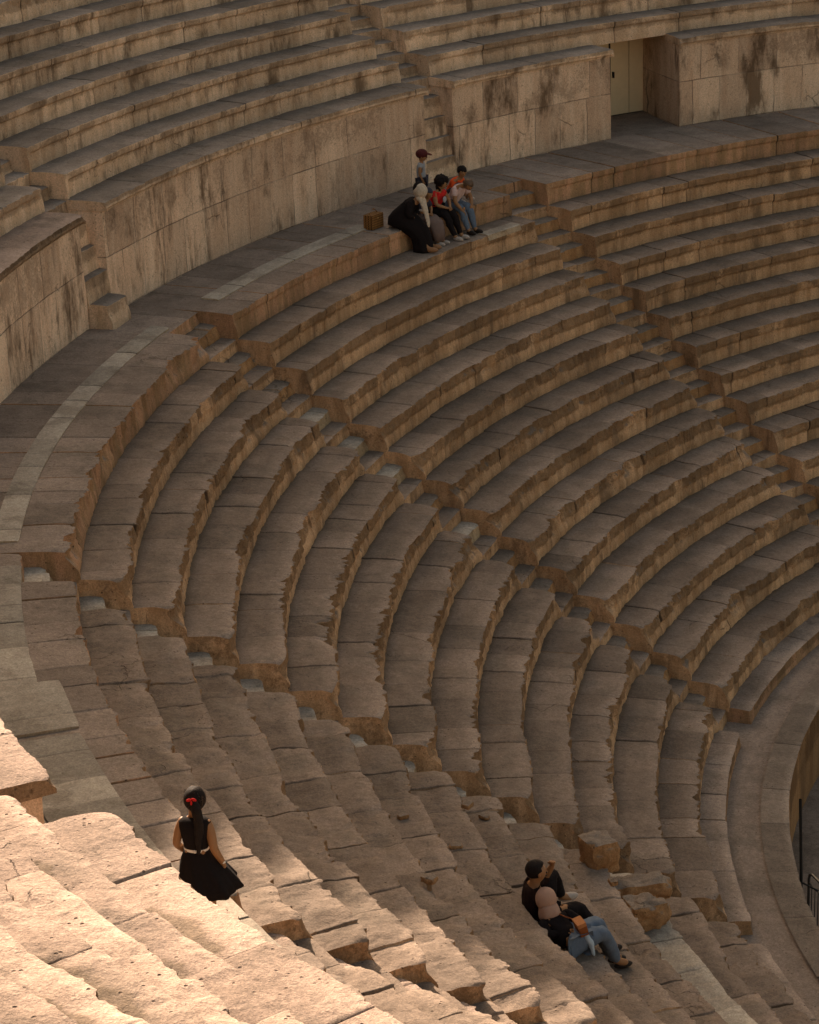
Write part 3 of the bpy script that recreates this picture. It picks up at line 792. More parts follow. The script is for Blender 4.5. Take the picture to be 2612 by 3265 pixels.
# ---------------------------------------------------------------- girl in the black dress
def girl():
    base = pol(24.12, 224.6, 0.012)
    face_dir = Vector((-.05, 1.0, 0)).normalized()
    rz_ = math.atan2(face_dir.y, face_dir.x) - math.pi / 2
    p = empty('person', base, 'girl in a black dress with white belt and red hair bow standing on the walkway', 'person', rz=rz_)
    p.scale = (.97, .97, .97)
    # local axes: +Y forward, +X her right
    s = 1.0
    J = {'pel': (0, 0, .80, .10), 'sp': (0, -.01, .95, .088), 'ch': (0, -.01, 1.09, .10), 'neck': (0, -.005, 1.235, .045),
         'shR': (.125, -.005, 1.19, .045), 'elR': (.175, -.055, .945, .034), 'wrR': (.215, .06, .745, .024),
         'shL': (-.125, -.005, 1.19, .045), 'elL': (-.185, -.02, .95, .034), 'wrL': (-.15, .13, .80, .024),
         'hipR': (.075, 0, .76, .085), 'knR': (.085, .02, .42, .052), 'anR': (.09, -.01, .07, .034), 'toR': (.10, .15, .03, .030),
         'hipL': (-.075, 0, .76, .085), 'knL': (-.08, .05, .42, .052), 'anL': (-.08, .05, .07, .034), 'toL': (-.09, .20, .03, .030)}
    E = [('pel', 'sp'), ('sp', 'ch'), ('ch', 'neck'), ('ch', 'shR'), ('shR', 'elR'), ('elR', 'wrR'), ('ch', 'shL'), ('shL', 'elL'), ('elL', 'wrL'),
         ('pel', 'hipR'), ('hipR', 'knR'), ('knR', 'anR'), ('anR', 'toR'), ('pel', 'hipL'), ('hipL', 'knL'), ('knL', 'anL'), ('anL', 'toL')]
    for pre, w, d, n, sd in (('a', J['wrR'][:3], (.03, .25, -1), (-1, .2, 0), 1), ('b', J['wrL'][:3], (.25, .6, -.7), (.6, 0, -.3), -1)):
        hj, he = hand(pre, w, d, n, 1.0, .45, sd)
        J.update(hj); E += he + [('wrR' if pre == 'a' else 'wrL', pre + 'p')]
    hc = (0.01, .02, 1.385)
    head_j(J, E, J['neck'][:3], hc, .105, (0.1, 1, -.15))
    skin('body', J, E, SK, p, root='pel')
    head_parts(hc, .105, (.1, 1, -.15), p, J)
    # dress: bodice with a scooped back, waist, flared skirt with folds
    rings('dress_bodice', [(0, -.005, .90, .112, .095, 0), (0, -.01, .98, .118, .100, 0), (0, -.01, 1.07, .135, .112, 0), (0, -.01, 1.14, .148, .105, 0), (0, -.008, 1.19, .150, .088, 0), (0, -.005, 1.222, .105, .062, 0)], BLK, p, n=40)
    rings('dress_skirt', [(0, -.005, .925, .110, .094, 0), (0, .01, .87, .132, .130, .01), (0, .03, .78, .170, .185, .03), (.03, .045, .68, .215, .235, .05), (.055, .06, .58, .255, .275, .06), (.07, .07, .50, .285, .305, .07), (.07, .07, .495, .27, .29, .07)], BLK, p, n=72, folds=7, close=(True, False))
    rings('belt', [(0, -.006, .915, .1145, .0985, 0), (0, -.006, .945, .1155, .0995, 0)], WHITE, p, n=40, close=(False, False))
    ellipsoid('belt_button', (.012, -.104, .93), (.018, .012, .016), WHITE, p)
    # hair: cap, ponytail, loose strands, bow
    ellipsoid('hair', (hc[0], hc[1] - .016, hc[2] + .016), (.098, .108, .117), HAIR, p, seed=3, amp=.06,
              cut=lambda V, N: V * np.where((N[..., 1] > .35) & (N[..., 2] < .45), .80, 1.0)[..., None])
    Jp = {'0': (.02, -.095, 1.44, .032), '1': (.055, -.12, 1.36, .045), '2': (.072, -.115, 1.25, .046), '3': (.068, -.115, 1.13, .038), '4': (.058, -.118, 1.02, .032), '5': (.045, -.118, .90, .012)}
    skin('ponytail', Jp, [('0', '1'), ('1', '2'), ('2', '3'), ('3', '4'), ('4', '5')], HAIR, p)
    Vs, Fs, off = [], [], 0
    lr = random.Random(4)
    for i in range(90):
        a = lr.uniform(0, 2 * math.pi); el = lr.uniform(-.5, 1.2)
        c0 = Vector((hc[0] + .1 * math.cos(a) * math.cos(el), hc[1] - .015 + .105 * math.sin(a) * math.cos(el), hc[2] + .02 + .115 * math.sin(el)))
        out = (c0 - Vector(hc)).normalized()
        pts = [c0 + out * (.0 + .04 * q / 4 * lr.uniform(.5, 1.1)) + Vector((lr.uniform(-.012, .012), lr.uniform(-.012, .012), -.085 * (q / 4) ** 1.2)) for q in range(5)]
        for q, pt in enumerate(pts):
            w = .0011 * (1 - q / 5)
            Vs += [(pt.x - w, pt.y, pt.z), (pt.x + w, pt.y + w, pt.z), (pt.x, pt.y - w, pt.z + w)]
        for q in range(4):
            b0 = off + q * 3
            for k in range(3): Fs.append((b0 + k, b0 + (k + 1) % 3, b0 + 3 + (k + 1) % 3, b0 + 3 + k))
        off += 15
    build('loose_hair', np.array(Vs), np.array(Fs), BROWN, p, local=True, sharp=None)
    for q in (-1, 1):
        ellipsoid('bow_loop', (.02 + q * .024, -.122, 1.452 + .004 * q), (.025, .010, .014), RED, p, rot=Matrix.Rotation(q * .35, 3, 'Y'))
    ellipsoid('bow_tail', (.02, -.128, 1.425), (.010, .007, .024), RED, p)
    rings('watch', [(.213, .050, .757, .028, .028, 0), (.212, .045, .778, .028, .028, 0)], WHITE, p, n=16, close=(False, False))
    for q, (x, y) in (('R', (.095, .06)), ('L', (-.085, .115))):
        ellipsoid('shoe', (x, y, .035), (.042, .115, .035), DARKSHOE, p)
girl()

# ---------------------------------------------------------------- the seated family
def seat_frame(theta, r, z, lab, turn=0.0):
    """seat on the walkway edge facing the orchestra; local +Y points to the theatre centre"""
    rz_ = R(theta + 180) - math.pi / 2 + turn
    return empty('person', pol(r, theta, z), lab, 'person', 'family at the walkway edge', rz=rz_)

def sitter(p, s, skinmat_top, legmat, hair=None, lean=.15, top_r=1.0, knees=.12, footy=.42, foot=SHOE, arms=None, head_f=(0, 1, -.3), headoff=(0, 0, 0), seat_drop=-H, hair_kind='short', bare_arms=True, sleeve=.5):
    """s = scale against an adult (1.70 m). Origin at the seat edge under the knees' back; seat surface z=0, feet on z=-H"""
    y0 = -.22 * s - .02
    hip = (0, y0, .10 * s)
    ch = (0, y0 + lean * s * .8, .42 * s)
    nk = (0, y0 + lean * s * 1.15, .575 * s)
    hc = (headoff[0] * s, nk[1] + .05 * s + headoff[1] * s, .575 * s + (.135 + headoff[2]) * s)
    ks = knees * s
    fz = seat_drop + .05 * s
    knz = max(.06 * s, seat_drop + .48 * s)
    J = {'pel': (*hip, .125 * s), 'sp': (*lerp(hip, ch, .5), .112 * s), 'ch': (*ch, .125 * s), 'neck': (*nk, .050 * s)}
    E = [('pel', 'sp'), ('sp', 'ch'), ('ch', 'neck')]
    A = arms or {}
    for q, sx in (('R', 1), ('L', -1)):
        sh = (sx * .165 * s, ch[1] + .01, .505 * s)
        hd = A.get(q, (sx * .09 * s, y0 + .40 * s, .20 * s))
        el = A.get('e' + q, (sx * .235 * s, (sh[1] + hd[1]) / 2 - .02 * s, (sh[2] + hd[2]) / 2 - .08 * s))
        J['sh' + q] = (*sh, .052 * s); J['el' + q] = (*el, .040 * s); J['wr' + q] = (*hd, .028 * s)
        E += [('ch', 'sh' + q), ('sh' + q, 'el' + q), ('el' + q, 'wr' + q)]
        dv = Vector(hd) - Vector(el)
        hj, he = hand('h' + q, hd, dv + Vector((-sx * .03, .03, 0)), (0, 0, -1), s, .6, -sx)
        J.update(hj); E += he + [('wr' + q, 'h' + q + 'p')]
        J['hip' + q] = (sx * .085 * s, y0 + .03 * s, .085 * s, .09 * s)
        J['kn' + q] = (sx * ks, y0 + .44 * s, knz, .062 * s)
        J['an' + q] = (sx * (ks * .9), footy * s + .02, fz + .03 * s, .040 * s)
        J['to' + q] = (sx * (ks * 1.05), footy * s + .17 * s, fz - .012 * s, .034 * s)
        E += [('pel', 'hip' + q), ('hip' + q, 'kn' + q), ('kn' + q, 'an' + q), ('an' + q, 'to' + q)]
    hs = .112 * (s * .75 + .25)
    head_j(J, E, nk, hc, hs, head_f)
    skin('body', J, E, SK, p, root='pel')
    head_parts(hc, hs, head_f, p, J)
    def inflate(ks_, g_): return {k: (*J[k][:3], J[k][3] * g_ + .008) for k in ks_}
    JT = inflate(['pel', 'sp', 'ch', 'shR', 'shL'], 1.12 * top_r)
    JT['neckb'] = (*lerp(ch, nk, .62 + .25 * min(1, lean)), .075 * s + .02 * lean)
    ET = [('pel', 'sp'), ('sp', 'ch'), ('ch', 'neckb'), ('ch', 'shR'), ('ch', 'shL')]
    for q in 'RL':
        e = lerp(J['sh' + q], J['el' + q], sleeve); JT['sl' + q] = (*e, .056 * s); ET.append(('sh' + q, 'sl' + q))
        if sleeve >= 1:
            w = lerp(J['el' + q], J['wr' + q], .9); JT['cu' + q] = (*w, .040 * s); ET.append(('sl' + q, 'cu' + q))
    skin('top', JT, ET, skinmat_top, p, root='pel')
    if legmat is not None:
        JL = inflate(['pel', 'hipR', 'knR', 'anR', 'hipL', 'knL', 'anL'], 1.13)
        skin('trousers', JL, [('pel', 'hipR'), ('hipR', 'knR'), ('knR', 'anR'), ('pel', 'hipL'), ('hipL', 'knL'), ('knL', 'anL')], legmat, p, root='pel')
    for q in 'RL':
        a, b = Vector(J['an' + q][:3]), Vector(J['to' + q][:3])
        c = (a + b) / 2
        ellipsoid('shoe', (c.x, c.y + .01 * s, fz + .002), (.048 * s, .135 * s, .052 * s), foot, p)
    if hair:
        f = Vector(head_f).normalized()
        rot = f.to_track_quat('Y', 'Z').to_matrix()
        ellipsoid('hair', (hc[0] - f.x * hs * .16, hc[1] - f.y * hs * .16, hc[2] + hs * .22), (hs * .92, hs * 1.03, hs * 1.0), hair, p, seed=9, amp=.10, rot=rot,
                  cut=lambda V, N: V * np.where((N[..., 1] > .45) & (N[..., 2] < .35), .72, 1.0)[..., None])
        if hair_kind == 'long':
            Jh = {'0': (hc[0], hc[1] - hs * .7, hc[2] + hs * .3, hs * .62), '1': (hc[0] - hs * .15, hc[1] - hs * .95, hc[2] - hs * .8, hs * .62), '2': (hc[0] - hs * .2, hc[1] - hs * 1.0, hc[2] - hs * 1.9, hs * .48), '3': (hc[0] - hs * .2, hc[1] - hs * .9, hc[2] - hs * 2.6, hs * .2)}
            skin('long_hair', Jh, [('0', '1'), ('1', '2'), ('2', '3')], hair, p)
    return J, hc, hs

# woman in a black abaya
p = seat_frame(159.75, R0 + .02, 0.01, 'seated woman in a long black robe and cream headscarf, leftmost of the family', turn=.32)
J, hc, hs = sitter(p, .96, BLK, None, lean=.42, top_r=1.25, footy=.40, foot=SK, head_f=(-.1, 1, -.5), sleeve=1.0)
rings('robe', [(0, .30, -.43, .21, .20, .05), (0, .29, -.36, .20, .19, .05), (0, .26, -.18, .20, .19, .04), (0, .10, .0, .23, .30, .03), (0, -.02, .06, .26, .36, .02), (0, -.07, .19, .25, .29, 0), (0, -.08, .30, .205, .19, 0), (0, .02, .42, .20, .15, 0), (0, .09, .50, .15, .11, 0)], BLK, p, n=48, folds=6)
ellipsoid('headscarf', (hc[0], hc[1] - .01, hc[2] + .012), (.118, .132, .142), SCARF, p, seed=2, amp=.07)
Jd = {'n': (0, hc[1] - .09, hc[2] - .13, .10), '0': (.0, hc[1] + .0, hc[2] - .10, .115), '1': (.01, hc[1] + .05, hc[2] - .25, .075), '2': (.03, hc[1] + .09, hc[2] - .40, .060), '3': (.05, hc[1] + .13, hc[2] - .55, .045), '4': (.06, hc[1] + .15, hc[2] - .66, .022)}
skin('scarf_drape', Jd, [('n', '0'), ('0', '1'), ('1', '2'), ('2', '3'), ('3', '4')], SCARF, p, squash=.6)
ellipsoid('black_hood', (hc[0] - .02, hc[1] - .055, hc[2] + .045), (.112, .100, .128), BLK, p, seed=5, amp=.05)

# small child between the woman and the child in red
p = seat_frame(158.3, R0 + .06, 0.0, 'small child in navy with striped sleeves tucked between the black robe and red shirt', turn=.10)
J, hc, hs = sitter(p, .74, NAVY, TAUPE, hair=NAVY, lean=.30, footy=.42, foot=SHOE, head_f=(.2, 1, -.6), sleeve=.8)
rings('taupe_wrap', [(0, .30, -.34, .15, .11, .04), (0, .27, -.15, .17, .13, .03), (0, .20, .0, .18, .18, .03), (0, .06, .10, .17, .19, .0)], TAUPE, p, n=32, folds=5)
for q in range(3):
    w = lerp(J['shR'], J['elR'], .55 + q * .14)
    ellipsoid('sleeve_stripe', w, (.044, .044, .008), WHITE, p)

# child in the red shirt
p = seat_frame(157.05, R0 + .03, 0.0, 'child in a red T-shirt with curly dark hair, hands on the knees', turn=.02)
J, hc, hs = sitter(p, .86, RED, BLK, hair=HAIR, lean=.20, footy=.40, foot=SHOE, head_f=(-.55, 1, -.25), sleeve=.55, hair_kind='long')
ellipsoid('curls', (hc[0], hc[1] - .03, hc[2] + .05), (.125, .13, .11), HAIR, p, seed=14, amp=.35, freq=22)
ellipsoid('shirt_print', (-.01, J['ch'][1] + .135, J['ch'][2] - .06), (.055, .02, .060), GREY, p)

# child with pale pink shirt and ripped jeans, head bowed
p = seat_frame(155.75, R0 + .05, 0.0, 'child in a pale pink shirt and ripped jeans sitting with bowed head', turn=-.06)
J, hc, hs = sitter(p, .86, PINK, DENIM, hair=BROWN, lean=.36, footy=.36, foot=DARKSHOE, head_f=(0, 1, -1.5), headoff=(0, .10, -.13), sleeve=.7, arms={'R': (.13, .22, .02), 'L': (-.13, .22, .02), 'eR': (.23, .12, .20), 'eL': (-.23, .12, .20)})
for q in 'RL':
    k = J['kn' + q]
    ellipsoid('ripped_knee', (k[0], k[1] + .062, k[2] + .0), (.036, .018, .038), SK, p)
p2 = seat_frame(154.85, R0 + .36, 0.06, 'child in a bright orange top leaning in behind the child in ripped jeans', turn=.1)
J, hc, hs = sitter(p2, .80, ORANGE, NAVY, hair=HAIR, lean=.30, footy=.12, foot=SHOE, head_f=(.25, 1, -.9), seat_drop=-.02, sleeve=1.0, knees=.20)

# standing boy in the cap
p = empty('person', pol(24.08, 156.55, 0), 'standing boy in a dark red cap and grey T-shirt behind the family', 'person', rz=R(6) - math.pi / 2)
s = .64
J = {'pel': (0, 0, .90 * s, .115 * s), 'sp': (0, -.01, 1.08 * s, .105 * s), 'ch': (0, -.01, 1.27 * s, .120 * s), 'neck': (0, .0, 1.44 * s, .05 * s)}
E = [('pel', 'sp'), ('sp', 'ch'), ('ch', 'neck')]
for q, sx in (('R', 1), ('L', -1)):
    J['sh' + q] = (sx * .16 * s, 0, 1.38 * s, .050 * s); J['el' + q] = (sx * .21 * s, -.03 * s, 1.10 * s, .038 * s); J['wr' + q] = (sx * .20 * s, .07 * s, .87 * s, .027 * s)
    hj, he = hand('h' + q, J['wr' + q][:3], (0, .15, -1), (-sx, 0, 0), s, .4, -sx); J.update(hj)
    E += he + [('ch', 'sh' + q), ('sh' + q, 'el' + q), ('el' + q, 'wr' + q), ('wr' + q, 'h' + q + 'p')]
    J['hip' + q] = (sx * .09 * s, 0, .86 * s, .09 * s); J['kn' + q] = (sx * .10 * s, .02 * s, .48 * s, .06 * s); J['an' + q] = (sx * .10 * s, -.01 * s, .08 * s, .04 * s); J['to' + q] = (sx * .12 * s, .14 * s, .035 * s, .035 * s)
    E += [('pel', 'hip' + q), ('hip' + q, 'kn' + q), ('kn' + q, 'an' + q), ('an' + q, 'to' + q)]
hc = (0, .03 * s, 1.60 * s); hs = .106
head_j(J, E, J['neck'][:3], hc, hs, (0, 1, -.25))
skin('body', J, E, SK, p, root='pel'); head_parts(hc, hs, (0, 1, -.25), p, J)
JT = {k: (*J[k][:3], J[k][3] * 1.14 + .01) for k in ('pel', 'sp', 'ch', 'shR', 'shL')}
JT['nb'] = (*lerp(J['ch'], J['neck'], .6), .06)
ET = [('pel', 'sp'), ('sp', 'ch'), ('ch', 'nb'), ('ch', 'shR'), ('ch', 'shL')]
for q in 'RL': JT['sl' + q] = (*lerp(J['sh' + q], J['el' + q], .6), .048); ET.append(('sh' + q, 'sl' + q))
skin('t_shirt', JT, ET, GREY, p, root='pel')
JL = {k: (*J[k][:3], J[k][3] * 1.15 + .008) for k in ('pel', 'hipR', 'knR', 'hipL', 'knL')}
JL['anR'] = (*J['anR'][:3], .045); JL['anL'] = (*J['anL'][:3], .045)
skin('trousers', JL, [('pel', 'hipR'), ('hipR', 'knR'), ('knR', 'anR'), ('pel', 'hipL'), ('hipL', 'knL'), ('knL', 'anL')], NAVY, p, root='pel')
for q in 'RL': ellipsoid('shoe', (J['an' + q][0], .055 * s, .04 * s), (.045 * s, .13 * s, .045 * s), DARKSHOE, p)
ellipsoid('cap', (hc[0], hc[1] - .008, hc[2] + .034), (.108, .116, .094), MAROON, p)
ellipsoid('cap_peak', (hc[0], hc[1] + .125, hc[2] + .030), (.070, .072, .012), MAROON, p, rot=Matrix.Rotation(-.3, 3, 'X'))

# ---------------------------------------------------------------- reclining couple, on the eighth row
def frame8(label):
    return empty('person', pol(18.65, 213.5, -8 * H), label, 'person', 'couple reclining on the seat rows', rz=R(213.5 + 180) - math.pi / 2)
MANBLK = plain('black_shirt', (.016, .008, .007), rough=.9, var=.4, scale=40, spec=.1)
MDX = -.17
p = frame8('man with short dark hair in black clothes reclining with one knee raised')
J = {'pel': (.22, -.10, .12, .135), 'sp': (.24, -.17, .30, .125), 'ch': (.25, -.20, .48, .145), 'neck': (.26, -.18, .655, .058),
     'shR': (.43, -.20, .565, .060), 'elR': (.52, -.02, .38, .045), 'wrR': (.36, .16, .30, .031),
     'shL': (.07, -.17, .575, .060), 'elL': (-.12, .08, .44, .045), 'wrL': (-.03, .16, .66, .031),
     'hipR': (.28, -.02, .11, .10), 'knR': (.16, .40, .17, .068), 'anR': (.30, .66, -.30, .044), 'toR': (.34, .82, -.37, .038),
     'hipL': (.12, -.02, .11, .10), 'knL': (-.24, .22, .46, .068), 'anL': (-.27, .36, .08, .044), 'toL': (-.28, .52, .035, .038)}
E = [('pel', 'sp'), ('sp', 'ch'), ('ch', 'neck'), ('ch', 'shR'), ('shR', 'elR'), ('elR', 'wrR'), ('ch', 'shL'), ('shL', 'elL'), ('elL', 'wrL'),
     ('pel', 'hipR'), ('hipR', 'knR'), ('knR', 'anR'), ('anR', 'toR'), ('pel', 'hipL'), ('hipL', 'knL'), ('knL', 'anL'), ('anL', 'toL')]
J = {k: (v[0] + MDX, *v[1:]) for k, v in J.items()}
for pre, d, n, sd in (('a', (-.9, .3, -.1), (0, -.2, -1), -1), ('b', (.5, -.15, .8), (.7, -.5, -.2), 1)):
    q = 'R' if pre == 'a' else 'L'
    hj, he = hand(pre, J['wr' + q][:3], d, n, 1.05, .5, sd); J.update(hj); E += he + [('wr' + q, pre + 'p')]
hc, hs, fd = (.27 + MDX, -.14, .80), .118, (.15, 1, -.12)
head_j(J, E, J['neck'][:3], hc, hs, fd)
skin('body', J, E, SK, p, root='pel'); head_parts(hc, hs, fd, p, J)
JT = {k: (*J[k][:3], J[k][3] * 1.13 + .01) for k in ('pel', 'sp', 'ch', 'shR', 'elR', 'shL', 'elL')}
JT['nb'] = (*lerp(J['ch'], J['neck'], .98), .080)
for q in 'RL': JT['cu' + q] = (*lerp(J['el' + q], J['wr' + q], .45), .046)
skin('black_top', JT, [('pel', 'sp'), ('sp', 'ch'), ('ch', 'nb'), ('ch', 'shR'), ('shR', 'elR'), ('elR', 'cuR'), ('ch', 'shL'), ('shL', 'elL'), ('elL', 'cuL')], MANBLK, p, root='pel')
JL = {k: (*J[k][:3], J[k][3] * 1.14 + .008) for k in ('pel', 'hipR', 'knR', 'anR', 'hipL', 'knL', 'anL')}
skin('trousers', JL, [('pel', 'hipR'), ('hipR', 'knR'), ('knR', 'anR'), ('pel', 'hipL'), ('hipL', 'knL'), ('knL', 'anL')], BLK, p, root='pel')
ellipsoid('hair', (hc[0] - .012, hc[1] - .022, hc[2] + .024), (.108, .120, .114), HAIR, p, seed=6, amp=.08, cut=lambda V, N: V * np.where((N[..., 1] > .4) & (N[..., 2] < .45), .8, 1.0)[..., None])
ellipsoid('shoe', (-.28 + MDX, .45, .055), (.048, .13, .055), SHOE, p)
ellipsoid('shoe', (.325 + MDX, .75, -.375), (.048, .13, .05), DARKSHOE, p)

p = frame8('woman in a beige headscarf and blue jeans lying back against the man')
J = {'pel': (.66, .05, .14, .130), 'sp': (.56, -.03, .19, .115), 'ch': (.45, -.08, .30, .125), 'neck': (.375, -.105, .415, .050),
     'shR': (.45, -.23, .34, .055), 'elR': (.60, -.21, .24, .042), 'wrR': (.62, -.03, .285, .028),
     'shL': (.40, .07, .36, .055), 'elL': (.50, .20, .28, .042), 'wrL': (.60, .17, .27, .028),
     'hipR': (.70, .06, .14, .10), 'knR': (.66, .42, .20, .066), 'anR': (.53, .64, -.30, .042), 'toR': (.50, .80, -.385, .036),
     'hipL': (.60, .10, .14, .10), 'knL': (.46, .44, .22, .066), 'anL': (.38, .62, -.30, .042), 'toL': (.36, .78, -.385, .036)}
E = [('pel', 'sp'), ('sp', 'ch'), ('ch', 'neck'), ('ch', 'shR'), ('shR', 'elR'), ('elR', 'wrR'), ('ch', 'shL'), ('shL', 'elL'), ('elL', 'wrL'),
     ('pel', 'hipR'), ('hipR', 'knR'), ('knR', 'anR'), ('anR', 'toR'), ('pel', 'hipL'), ('hipL', 'knL'), ('knL', 'anL'), ('anL', 'toL')]
for pre, d, n, sd in (('a', (.4, .8, .1), (0, 0, -1), 1), ('b', (.8, -.3, 0), (0, 0, -1), -1)):
    q = 'R' if pre == 'a' else 'L'
    hj, he = hand(pre, J['wr' + q][:3], d, n, .95, .5, sd); J.update(hj); E += he + [('wr' + q, pre + 'p')]
hc, hs, fd = (.335, -.12, .545), .108, (.25, .95, -.05)
head_j(J, E, J['neck'][:3], hc, hs, fd)
skin('body', J, E, SK, p, root='pel'); head_parts(hc, hs, fd, p, J)
JT = {k: (*J[k][:3], J[k][3] * 1.14 + .01) for k in ('sp', 'ch', 'shR', 'elR', 'shL', 'elL')}
JT['pel'] = (*J['pel'][:3], .158); JT['nb'] = (*lerp(J['ch'], J['neck'], .7), .08)
for q in 'RL': JT['cu' + q] = (*lerp(J['el' + q], J['wr' + q], .8), .040)
skin('black_top', JT, [('pel', 'sp'), ('sp', 'ch'), ('ch', 'nb'), ('ch', 'shR'), ('shR', 'elR'), ('elR', 'cuR'), ('ch', 'shL'), ('shL', 'elL'), ('elL', 'cuL')], BLK, p, root='pel')
JL = {k: (*J[k][:3], J[k][3] * 1.14 + .008) for k in ('pel', 'hipR', 'knR', 'anR', 'hipL', 'knL', 'anL')}
JL['pel'] = (*J['pel'][:3], .142)
skin('jeans', JL, [('pel', 'hipR'), ('hipR', 'knR'), ('knR', 'anR'), ('pel', 'hipL'), ('hipL', 'knL'), ('knL', 'anL')], DENIM, p, root='pel')
ellipsoid('headscarf', (hc[0] - .01, hc[1] - .01, hc[2] + .012), (.122, .122, .140), HIJAB, p, seed=8, amp=.05)
Jd = {'0': (.335, -.12, .53, .112), '1': (.375, -.115, .42, .112), '2': (.42, -.09, .33, .120)}
skin('scarf_drape', Jd, [('0', '1'), ('1', '2')], HIJAB, p)
for q, c in (('R', (.505, .74, -.39)), ('L', (.365, .72, -.39))): ellipsoid('shoe', c, (.042, .115, .042), DARKSHOE, p)
# =================================================================== SMALL THINGS
# woven basket on the walkway
p = empty('basket', pol(23.98, 160.55, 0.01), 'square brown woven basket standing on the walkway to the left of the seated woman', 'basket', rz=R(160))
WEAVE = plain('woven_straw', (.22, .105, .03), rough=.8, var=.5, scale=70)
_g = G(WEAVE.node_tree); _ck = _g.n('ShaderNodeTexChecker'); _ck.inputs['Scale'].default_value = 32
_ck.inputs['Color1'].default_value = (.25, .12, .035, 1); _ck.inputs['Color2'].default_value = (.09, .04, .012, 1)
_mp = _g.n('ShaderNodeMapping'); _mp.inputs['Rotation'].default_value = (.785, 0, 0)
_g.put(_mp.inputs[0], _g.n('ShaderNodeTexCoord').outputs['Object']); _g.put(_ck.inputs[0], _mp.outputs[0])
_g.put([x for x in WEAVE.node_tree.nodes if x.type == 'BSDF_PRINCIPLED'][0].inputs['Base Color'], _ck.outputs[0])
def box(name, sx, sy, sz, c, mat, parent, bev=.0, rot=None):
    W, Ff, _ = rock((sx, sy, sz), 3, n=6, rnd=.06, amp=0, loc=(0, 0, 0))
    if rot is not None: W = W @ np.array(rot).T
    return build(name, W + np.array(c), Ff, mat, parent, local=True, sharp=30)
box('basket_body', .20, .36, .27, (0, 0, .135), WEAVE, p)
Jh = {str(i): (.0, -.12 + .24 * i / 6, .27 + .09 * math.sin(math.pi * i / 6), .010) for i in range(7)}
skin('handle', Jh, [(str(i), str(i + 1)) for i in range(6)], WEAVE, p, sub=1)
ellipsoid('clasp', (-.105, 0, .20), (.008, .014, .014), plain('brass', (.55, .38, .14), metallic=.8, rough=.35), p)

# crowd barrier and pole by the parapet
STEEL = plain('galvanised_steel', (.10, .10, .10), rough=.4, var=.2, metallic=.7, scale=12)
def tube(name, pts, r, mat, parent, n=8, label=None):
    V, F = [], []
    for i, q in enumerate(pts):
        a = Vector(pts[max(0, i - 1)]); b = Vector(pts[min(len(pts) - 1, i + 1)])
        d = (b - a).normalized(); x = d.orthogonal().normalized(); y = d.cross(x)
        for k in range(n): V.append(Vector(q) + (x * math.cos(2 * math.pi * k / n) + y * math.sin(2 * math.pi * k / n)) * r)
    for i in range(len(pts) - 1):
        for k in range(n): F.append((i * n + k, i * n + (k + 1) % n, (i + 1) * n + (k + 1) % n, (i + 1) * n + k))
    return build(name, np.array([tuple(v) for v in V]), np.array(F), mat, parent, local=True, label=label)
# handbag on the reclining woman's hip
fr = R(213.5 + 180) - math.pi / 2
p = empty('handbag', pol(18.65, 213.5, -8 * H), 'small orange leather handbag resting on the hip of the woman in jeans', 'bag', rz=fr)
box('bag_body', .17, .10, .15, (.70, .14, .335), BAGM, p, rot=Matrix.Rotation(.25, 3, 'X'))
box('bag_flap', .175, .105, .05, (.70, .12, .400), plain('tan_leather', (.38, .16, .06), var=.2), p, rot=Matrix.Rotation(.25, 3, 'X'))
tube('strap', [(.64, .18, .37), (.58, .12, .37), (.52, .02, .40), (.46, -.06, .44)], .008, BAGM, p)
Jc = {'0': (.76, .17, .27, .022), '1': (.80, .22, .16, .024), '2': (.81, .24, .05, .022), '3': (.81, .25, -.0, .012)}
p2 = empty('cloth', pol(18.65, 213.5, -8 * H), 'pale blue cloth end hanging from the orange handbag over the jeans', 'cloth', rz=fr)
skin('cloth_end', Jc, [('0', '1'), ('1', '2'), ('2', '3')], plain('pale_blue_cloth', (.36, .44, .50), var=.1), p2)

# loose blocks by the white patched stairway
def block(name, r, t, z, size, seed, rot, lab, mat, group=None, rnd=.48, amp=.34, tilt=(0, 0), cat='stone block', n=22):
    e = pol(r, t, z)
    W, Ff, _ = rock(size, seed, n=n, rnd=rnd, amp=amp, rot=rot, tilt=tilt)
    W[:, 2] -= W[:, 2].min() + (.15 if size[2] > .2 else .02)
    W = W + np.array(e)
    o = build(name, W - np.array(e), Ff, mat, None, attrs={'blk': np.full(len(W), .6)}, sharp=50)
    o.location = e
    return tag(o, lab, cat, group)
block('stone_block', 17.10, 204.6, -10 * H, (.40, .36, .46), 35, R(40), 'rounded upright orange stone block beside the patched stairway, right of the couple', M['lane'])
block('stone_block', 16.62, 205.0, -11 * H, (.40, .80, .30), 38, R(118), 'long orange stone block lying below the upright rounded block', M['lane'])
block('stone_block', 16.75, 207.6, -10.9 * H, (.50, .40, .36), 41, R(35), 'wedge shaped pale topped stone block just above the pale relaid slabs', M['lane'])
for i, (r, t, k, sz) in enumerate([(21.6, 217.6, 4, .16), (18.9, 206.3, 7, .10), (18.6, 204.9, 8, .09), (19.9, 208.9, 6, .09), (17.3, 209.0, 9, .10), (19.3, 209.3, 7, .10), (20.75, 219.5, 5, .10), (20.3, 215.5, 5, .12)]):
    block('stone_fragment', r, t, -k * H + .0, (sz * 1.4, sz, sz * .6), 60 + i, i * 1.3, 'small loose stone fragment on the shaded seat rows', M['lane'], 'loose stone fragments', n=7, cat='stone')

